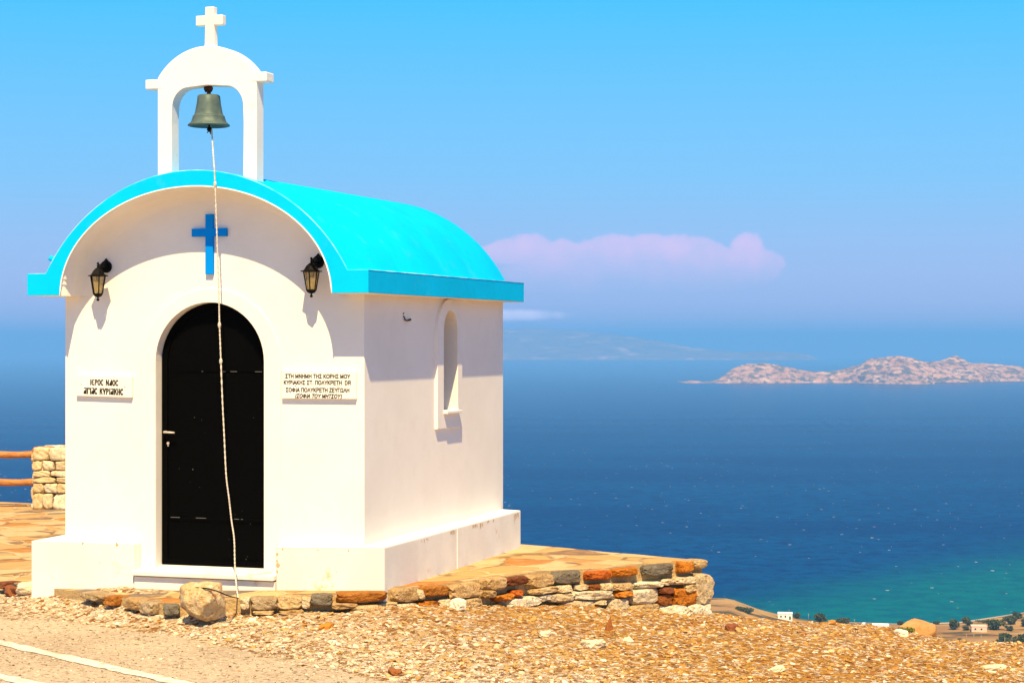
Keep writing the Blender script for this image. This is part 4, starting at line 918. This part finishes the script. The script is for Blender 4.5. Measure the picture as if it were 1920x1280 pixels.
def make_signs():
    zc = 1.47; e = empty('name_plaque', to_world(-.915, 0, zc), -TH, 'cream plaque with two lines of old Greek lettering naming the chapel', 'sign', 'marble plaques beside the door'); e.rotation_euler = (0, R(1.2), -TH)
    bm = bmesh.new(); box(bm, -.247, -.030, -.082, .247, .01, .082); build('slab', bm, MARBLE, e, bevel=.003)
    bm = bmesh.new(); strokes(bm, 'IEPOC NaOC', .005, .008, .042, .0078, 1.06); build('lettering', bm, INK, e)
    bm = bmesh.new(); strokes(bm, 'AGIAC KVPIAKHC', 0, -.062, .044, .0088, 1.0); build('lettering', bm, INK, e)
    for x, z in ((-.20, .008), (.187, 0)):
        bm = bmesh.new(); tube(bm, [(x, -.032, z), (x, -.028, z)], .004, 8); build('screw', bm, IRON, e)
    zc = 1.492; e = empty('memorial_plaque', to_world(.9165, 0, zc), -TH, 'cream memorial plaque with four lines of plain Greek capitals', 'sign', 'marble plaques beside the door')
    bm = bmesh.new(); box(bm, -.305, -.030, -.104, .305, .01, .104); build('slab', bm, MARBLE, e, bevel=.003)
    for body, x, z, size, sh, fit in (('ΣΤΗ ΜΝΗΜΗ ΤΗΣ ΚΟΡΗΣ ΜΟΥ', -.005, .052, .0375, 0, .535), ('ΚΥΡΙΑΚΗΣ ΣΤ. ΠΟΛΥΚΡΕΤΗ  DR', -.008, .004, .0375, 0, .555), ('ΣΟΦΙΑ ΠΟΛΥΚΡΕΤΗ ΖΕΥΓΩΛΗ', -.005, -.052, .0375, 0, .525), ('(ΣΟΦΙΑ ΤΟΥ ΜΗΤΣΟΥ)', 0, -.096, .0355, .22, .385)):
        bm = bmesh.new(); sans_line(bm, body, x, z, .0275 if not sh else .026, fit, .0065, sh); build('lettering', bm, INK, e)
    for x in (-.19, .16):
        bm = bmesh.new(); tube(bm, [(x, -.032, -.008), (x, -.028, -.008)], .0035, 8); build('screw', bm, IRON, e)
make_signs()

def make_lantern(x, z, label, turn):
    e = empty('wall_lantern', to_world(x, 0, z), -TH, label, 'lantern', 'black lanterns on the chapel front')
    bm = bmesh.new(); tube(bm, [(0, -.002, .02), (0, -.018, .02)], .048, 20); prism_xz(bm, [(-.045, .03), (.045, .03), (.0, .085)], -.016, -.001); build('wall_plate', bm, IRON, e)
    yb = -.135
    bm = bmesh.new(); tube(bm, [(0, -.012, .02), (0, -.05, .03), (0, -.10, .025), (0, yb, .0)], [.020, .018, .014, .012], 10); build('bracket', bm, IRON, e)
    def hexring(r, zz): return [(r * math.cos(turn + k * math.pi / 3), yb + r * math.sin(turn + k * math.pi / 3), zz) for k in range(6)]
    def loft(bm, rings, caps=True):
        R_ = [[bm.verts.new(p) for p in r] for r in rings]
        for a, b in zip(R_, R_[1:]):
            for k in range(6): bm.faces.new((a[k], a[(k+1) % 6], b[(k+1) % 6], b[k]))
        if caps: bm.faces.new(R_[0][::-1]); bm.faces.new(R_[-1])
    bm = bmesh.new(); loft(bm, [hexring(.084, -.058), hexring(.084, -.052), hexring(.058, -.045), hexring(.040, -.015), hexring(.022, .002), hexring(.012, .008)]); build('cap', bm, IRON, e)
    bm = bmesh.new(); lathe(bm, [(.002, .004), (.010, .006), (.007, .014), (.010, .022), (.005, .028), (.0095, .038), (.009, .046), (.002, .052)], 12, (0, yb)); build('finial', bm, IRON, e)
    zt, zb, rt, rb = -.060, -.192, .060, .037
    bm = bmesh.new()
    for p, q in zip(hexring(rt, zt), hexring(rb, zb)): tube(bm, [p, q], .0048, 5)
    loft(bm, [hexring(rt + .003, zt), hexring(rt + .003, zt + .007)]); loft(bm, [hexring(rb + .004, zb), hexring(rb + .003, zb - .006), hexring(rb - .008, zb - .022), hexring(.010, zb - .030)])
    build('frame', bm, IRON, e)
    bm = bmesh.new(); lathe(bm, [(.002, zb - .028), (.007, zb - .031), (.005, zb - .038), (.012, zb - .046), (.011, zb - .054), (.002, zb - .060)], 12, (0, yb)); build('drop_finial', bm, IRON, e)
    bm = bmesh.new(); loft(bm, [hexring(rb - .003, zb + .001), hexring(rt - .003, zt - .001)]); build('glass', bm, GLASS, e)
    bm = bmesh.new(); lathe(bm, [(.002, -.185), (.014, -.18), (.014, -.14), (.022, -.125), (.022, -.105), (.010, -.085), (.002, -.082)], 16, (0, yb)); build('bulb', bm, BULB, e)
def lantern_glass():
    m = bpy.data.materials.new('lantern_glass'); m.use_nodes = True; nt = m.node_tree; N = nt.nodes.new; L = nt.links.new; p = nt.nodes['Principled BSDF']
    out = nt.nodes['Material Output']; p.inputs['Base Color'].default_value = (.42, .33, .16, 1); p.inputs['Roughness'].default_value = .15
    tr = N('ShaderNodeBsdfTransparent'); tr.inputs[0].default_value = (1, .90, .68, 1); mx = N('ShaderNodeMixShader'); mx.inputs[0].default_value = .45
    L(tr.outputs[0], mx.inputs[1]); L(p.outputs[0], mx.inputs[2]); L(mx.outputs[0], out.inputs[0]); return m
GLASS = lantern_glass()
make_lantern(-.905, 2.385, 'black wall lantern above the old lettered plaque', R(8)); make_lantern(.905, 2.400, 'black wall lantern above the memorial plaque by the roof lip', R(38))

def make_hook():
    e = empty('wall_hook', to_world(HW, .86, 1.99), -TH, 'small rusty hook and broken bracket on the side wall', 'hook')
    bm = bmesh.new(); tube(bm, [(-.005, -.07, .035), (.012, -.068, .02), (.014, -.062, 0), (.014, -.02, -.006), (.012, .03, 0), (.012, .06, .004)], [.004, .005, .006, .005, .008, .009], 6); tube(bm, [(-.005, -.07, .04), (.01, -.074, .055)], .004, 5)
    build('hook_iron', bm, RUST, e)
make_hook()

# ---------------------------------------------------------------- rope, boulder, wire
def make_rope():
    pts = [(397, 243, TY + .05), (398.5, 270, TY - .01), (401, 305, -.285), (402, 318, -.318), (403.5, 350, -.322), (406, 420, -.325), (408, 480, -.327), (410.5, 560, -.33), (411.5, 605, -.332), (413.5, 660, -.335), (417, 750, -.338), (420.5, 820, -.342), (424, 890, -.346), (429.5, 935, -.35), (434, 975, -.36), (439, 1010, -.38), (440.5, 1060, -.42), (443, 1095, -.5), (446.5, 1122, -.60)]
    P = []
    loc = [Vector(on_front(*p)) for p in pts]
    for i in range(len(loc) - 1):
        a, b, c, d = loc[max(i-1, 0)], loc[i], loc[i+1], loc[min(i+2, len(loc)-1)]
        for k in range(6):
            t = k / 6; P.append(.5 * ((2*b) + (c-a)*t + (2*a-5*b+4*c-d)*t*t + (3*b-a-3*c+d)*t**3))
    P.append(loc[-1]); e = empty('bell_rope', to_world(*loc[0]), -TH, 'thin white rope running from the bell down to the boulder', 'rope'); o0 = loc[0]
    bm = bmesh.new()
    for s in range(2):                              # two twisted strands
        q = []
        for i in range(len(P) - 1):
            for k in range(4):
                p = P[i].lerp(P[i+1], k / 4); a = (i * 4 + k) * .9 + s * math.pi; q.append(p - o0 + Vector((math.cos(a) * .0028, math.sin(a) * .0028, 0)))
        tube(bm, q, .0038, 6)
    build('rope_strands', bm, ROPE, e)
    for px, py, y in ((411.3, 609, -.332), (414, 677, -.335), (403.2, 345, -.322)):
        bm = bmesh.new(); c = Vector(on_front(px, py, y)) - o0; tube(bm, [c + Vector((0, 0, .022)), c + Vector((0, 0, .010)), c, c - Vector((0, 0, .012)), c - Vector((0, 0, .024))], [.006, .011, .0125, .0105, .006], 10); build('knot', bm, ROPE, e)
    return to_world(*loc[-1])
rope_end = make_rope()
def boulder(name, c, s, seed, m, label, cat='boulder', rz=0, sub=T4, rough=.26, boxy=3, group=None, lo=.60, hi=.84):
    V0, F0 = sub; v = V0.copy(); v = v / ((np.abs(v) ** boxy).sum(1) ** (1 / boxy))[:, None]; out = []
    rng = random.Random(seed); planes = [(Vector((rng.gauss(0, 1), rng.gauss(0, 1), rng.gauss(0, .8))).normalized(), rng.uniform(lo, hi)) for _ in range(15)]
    for p in v:
        p = Vector(p)
        for n, d in planes:
            k = p.dot(n) - d
            if k > 0: p = p - n * k * .97
        n1 = mnoise.fractal(p * 1.6 + Vector((seed, 0, 0)), 1, 2, 5) * rough * .5
        p = p * (1 + n1 * .5); out.append((p.x * s[0], p.y * s[1], p.z * s[2]))
    me = bpy.data.meshes.new(name); me.from_pydata(out, [], [tuple(int(i) for i in f) for f in F0]); o = link(name, me, m); o.location = c; o.rotation_euler = (0, 0, rz)
    me.polygons.foreach_set('use_smooth', [True] * len(me.polygons)); mo = None
    return tag(o, label, cat, group)
bc = on_depth(384, 1126, 14.72)
boulder('boulder', bc, (.165, .14, .128), 37, BOULDER, 'orange and cream boulder that the bell rope is tied to', rz=.3, boxy=6, lo=.78, hi=1.1, rough=.5)
def make_wire():
    e = empty('black_wire', rope_end, 0, 'thin black wire tying the rope end round the boulder', 'wire'); bm = bmesh.new()
    pts = [on_depth(356, 1108, 14.74), on_depth(368, 1101, 14.66), on_depth(386, 1102, 14.585), on_depth(406, 1107, 14.57), on_depth(427, 1116, 14.60), rope_end + Vector((0, 0, .005)), rope_end + Vector((.004, .01, -.06)), rope_end + Vector((.006, .01, -.115))]
    tube(bm, [p - rope_end for p in pts], .0045, 6); build('wire_strand', bm, IRON, e)
make_wire()
hump = on_depth(1716, 1190, 18.2); boulder('crest_boulder', hump, (.25, .2, .145), 23, mat('orange_rock', (.52, .30, .13), .95, .1, var=(.44, .22, .08), var_scale=5, bump=1, bump_scale=18, bump_dist=.03), 'rounded orange rock rising on the crest against the sea')
def make_scrub():
    p = on_depth(1699, 1187, 18.0); e = empty('scrub_plant', p, 0, 'tiny yellow green scrub growing beside the orange rock on the crest', 'plant'); rng = random.Random(3)
    bm = bmesh.new(); leaf_blob(bm, [(Vector((-.03, 0, .03)), (.05, .04, .025)), (Vector((.03, 0, .03)), (.05, .04, .025))], 260, .010, rng); build('leaves', bm, mat('scrub_green', (.16, .17, .04), .8), e)
make_scrub()

# ---------------------------------------------------------------- stone pillar and log rails at the terrace's far side
def make_pillar():
    p = on_level(124, 952, -.20); e = empty('stone_pillar', p, R(-14), 'pale stacked stone pillar at the far side of the terrace behind the chapel', 'pillar'); k = p.y / F
    hw = .29; h = 116 * k; rs = np.random.RandomState(5); items = []
    pal = [(.70, .62, .46), (.64, .52, .33), (.74, .67, .53), (.58, .46, .28), (.70, .60, .42), (.48, .20, .08)]
    for face in range(4):
        a = face * math.pi / 2; ca, sa = math.cos(a), math.sin(a); z = .0
        while z < h - .03:
            hh = min(rs.choice([.075, .12, .16, .20]), h - z); x = -hw
            if h - z - hh < .06: hh = h - z
            while x < hw - .03:
                w_ = min(rs.uniform(.12, .30), hw - x); w_ = hw - x if hw - x - w_ < .09 else w_
                c = ((x + w_ / 2) * ca - (-hw + .05) * sa, (x + w_ / 2) * sa + (-hw + .05) * ca, z + hh / 2)
                items.append((c, (w_ / 2 * .95, .085, hh / 2 * .93), a + rs.uniform(-.06, .06), tuple(np.array(pal[rs.choice(6, p=[.25, .22, .2, .15, .14, .04])]) * rs.uniform(.9, 1.1)))); x += w_
            z += hh
    rocks_mesh('stones', items, T4, PALESTONE, e, True, 10, 6, .08, chips=10)
    bm = bmesh.new(); box(bm, -hw + .06, -hw + .06, -.3, hw - .06, hw - .06, h - .04); build('mortar_core', bm, mat('dark_gap_mortar', (.06, .04, .02), .95), e)
    return p
pp = make_pillar()
def make_rails():
    d = pp.y; e = empty('log_fence', (pp.x, pp.y, pp.z), 0, 'two orange log rails running from the stone pillar along the terrace edge', 'fence')
    for y0, y1 in ((852, 852.5), (902.5, 904.5)):
        a = on_depth(88, y1, d) - pp; b = on_depth(-260, y0 - 3, d + .4) - pp
        bm = bmesh.new(); n = 14; tube(bm, [a.lerp(b, i / n) + Vector((0, 0, .006 * math.sin(i * 1.7))) for i in range(n + 1)], [.042 + .003 * math.sin(i * 2.3) for i in range(n + 1)], 12); build('rail', bm, LOG, e)
    bm = bmesh.new(); q = on_depth(-250, 952, d + .4) - pp; tube(bm, [q + Vector((0, 0, -.3)), q + Vector((0, 0, .75))], .06, 12); build('post', bm, LOG, e)
make_rails()

# ---------------------------------------------------------------- loose stone
PAL = [((.74, .66, .52), .17), ((.60, .48, .31), .20), ((.48, .30, .12), .22), ((.43, .20, .05), .19), ((.24, .09, .03), .07), ((.36, .23, .12), .10), ((.19, .14, .11), .05)]
PC = np.array([p[0] for p in PAL]); PW = np.array([p[1] for p in PAL]); PW = PW / PW.sum()
def inside_terrace(x, y):
    ring = EDGE + BACK; c = False; j = len(ring) - 1
    for i in range(len(ring)):
        xi, yi, xj, yj = ring[i][0], ring[i][1], ring[j][0], ring[j][1]
        if (yi > y) != (yj > y) and x < (xj - xi) * (y - yi) / (yj - yi) + xi: c = not c
        j = i
    return c
def scatter(n, smin, smax, power, seed, tmpl, cond):
    rs = np.random.RandomState(seed); out = []
    while len(out) < n:
        y = rs.uniform(11.2, 18.4); x = rs.uniform(-.27, .27) * y
        s = road_side(x, y)
        if inside_terrace(x, y) or not cond(s, rs): continue
        r = smin * (smax / smin) ** (rs.rand() ** power)
        pale = .9 - np.clip(s / 2.0, 0, .9)
        col = PC[rs.choice(len(PAL), p=PW)] * rs.uniform(.85, 1.1)
        if pale > rs.rand(): col = col * .4 + np.array((.72, .62, .47)) * .6
        elif rs.rand() < .55: col = col * .35 + np.array((.54, .31, .075)) * .65
        out.append([x, y, r, col, rand_rot(rs, .28), (r * rs.uniform(.8, 1.5), r * rs.uniform(.6, 1.0), r * rs.uniform(.22, .50))])
    z = ground_z(np.array([o[0] for o in out]), np.array([o[1] for o in out]))
    return [((o[0], o[1], float(zz) + o[5][2] * .35), o[5], o[4], o[3]) for o, zz in zip(out, z)]
def verge_cond(s, rs): return s > -.7 and rs.rand() < (.30 + .70 * math.exp(-max(0, s - .9) / .7) if s > .1 else .30 * max(0, 1 + s / .7) ** 2)
def grit_cond(s, rs): return -4 < s < -.1
tag(rocks_mesh('gravel', scatter(16000, .005, .027, 3.2, 1, T1, verge_cond) + [((c[0], c[1], ROAD_Z + .002), h, r, tuple(np.array(k) * (1 if i % 3 else .25))) for i, (c, h, r, k) in enumerate(scatter(2600, .004, .011, 2.5, 9, T1, grit_cond))], T1, PEBBLE, None, False, 0, 2, .35), 'loose orange and white gravel covering the ground before the terrace', 'gravel', kind='stuff')
def make_rocks():
    rs = np.random.RandomState(17)
    named = [(1112, 1212, .10, .035, 'crm', 'broad cream slab of stone lying alone in the open gravel', .1), (1140, 1183, .045, .075, 'brn', 'upright brown pointed shard on the gravel below the edge wall', 1), (1372, 1181, .055, .035, 'dkb', 'dark red brown stone near the wall end on the orange ground', .3),
             (1175, 1200, .06, .02, 'crm', 'flat cream stone between brown shard and broad slab', .1), (1455, 1258, .055, .022, 'crm', 'cream stone low on the open gravel slope', .2), (1690, 1189, .07, .03, 'wht', 'white stone resting against the orange crest rock', .1),
             (1860, 1255, .09, .022, 'crm', 'long cream stone on the orange slope below the dark pair of trees', .1), (965, 1122, .08, .06, 'wht', 'white block leaning on the foot of the edge wall', .1), (612, 1178, .06, .025, 'org', 'flat orange stone on pale gravel before the chapel corner', .1),
             (60, 1108, .12, .05, 'crm', 'wide cream stone half buried at the plinth corner of the chapel', .1), (30, 1112, .09, .045, 'dkb', 'dark brown stone at the terrace rim beside the cream stone', .2), (858, 1140, .06, .05, 'wht', 'small white stone below the tan cap stones', .2),
             (1022, 1190, .05, .02, 'crm', 'small cream stone straight below the grey cap stone', .2), (1560, 1168, .04, .018, 'obr', 'red brown stone on the crest left of the orange rock', .2), (740, 1262, .05, .02, 'brn', 'dark flat stone at the crumbling road edge', .1)]
    for i, (px, py, sw, sh, c, lab, tilt) in enumerate(named):
        best = None
        for d in np.arange(12, 18.6, .02):
            p = on_depth(px, py, float(d))
            if p.z <= float(ground_z(p.x, p.y)): best = p; break
        if best is None: best = on_depth(px, py, 18.0)
        o = rocks_mesh('loose_rock', [((0, 0, 0), (sw, sw * .7, sh), rand_rot(rs, .12 if tilt < .5 else .3), C[c])], T3, PEBBLE, None, False, 4, 50 + i, .16, chips=6)
        if 'shard' in lab:
            for v in o.data.vertices: k = max(.12, 1 - (v.co.z + sh) / (2 * sh) * .92); v.co.x = v.co.x * k + .02 * (1 - k); v.co.y *= k
        o.location = best + Vector((0, 0, sh * .45)); tag(o, lab, 'rock', 'larger loose rocks on the gravel')
make_rocks()
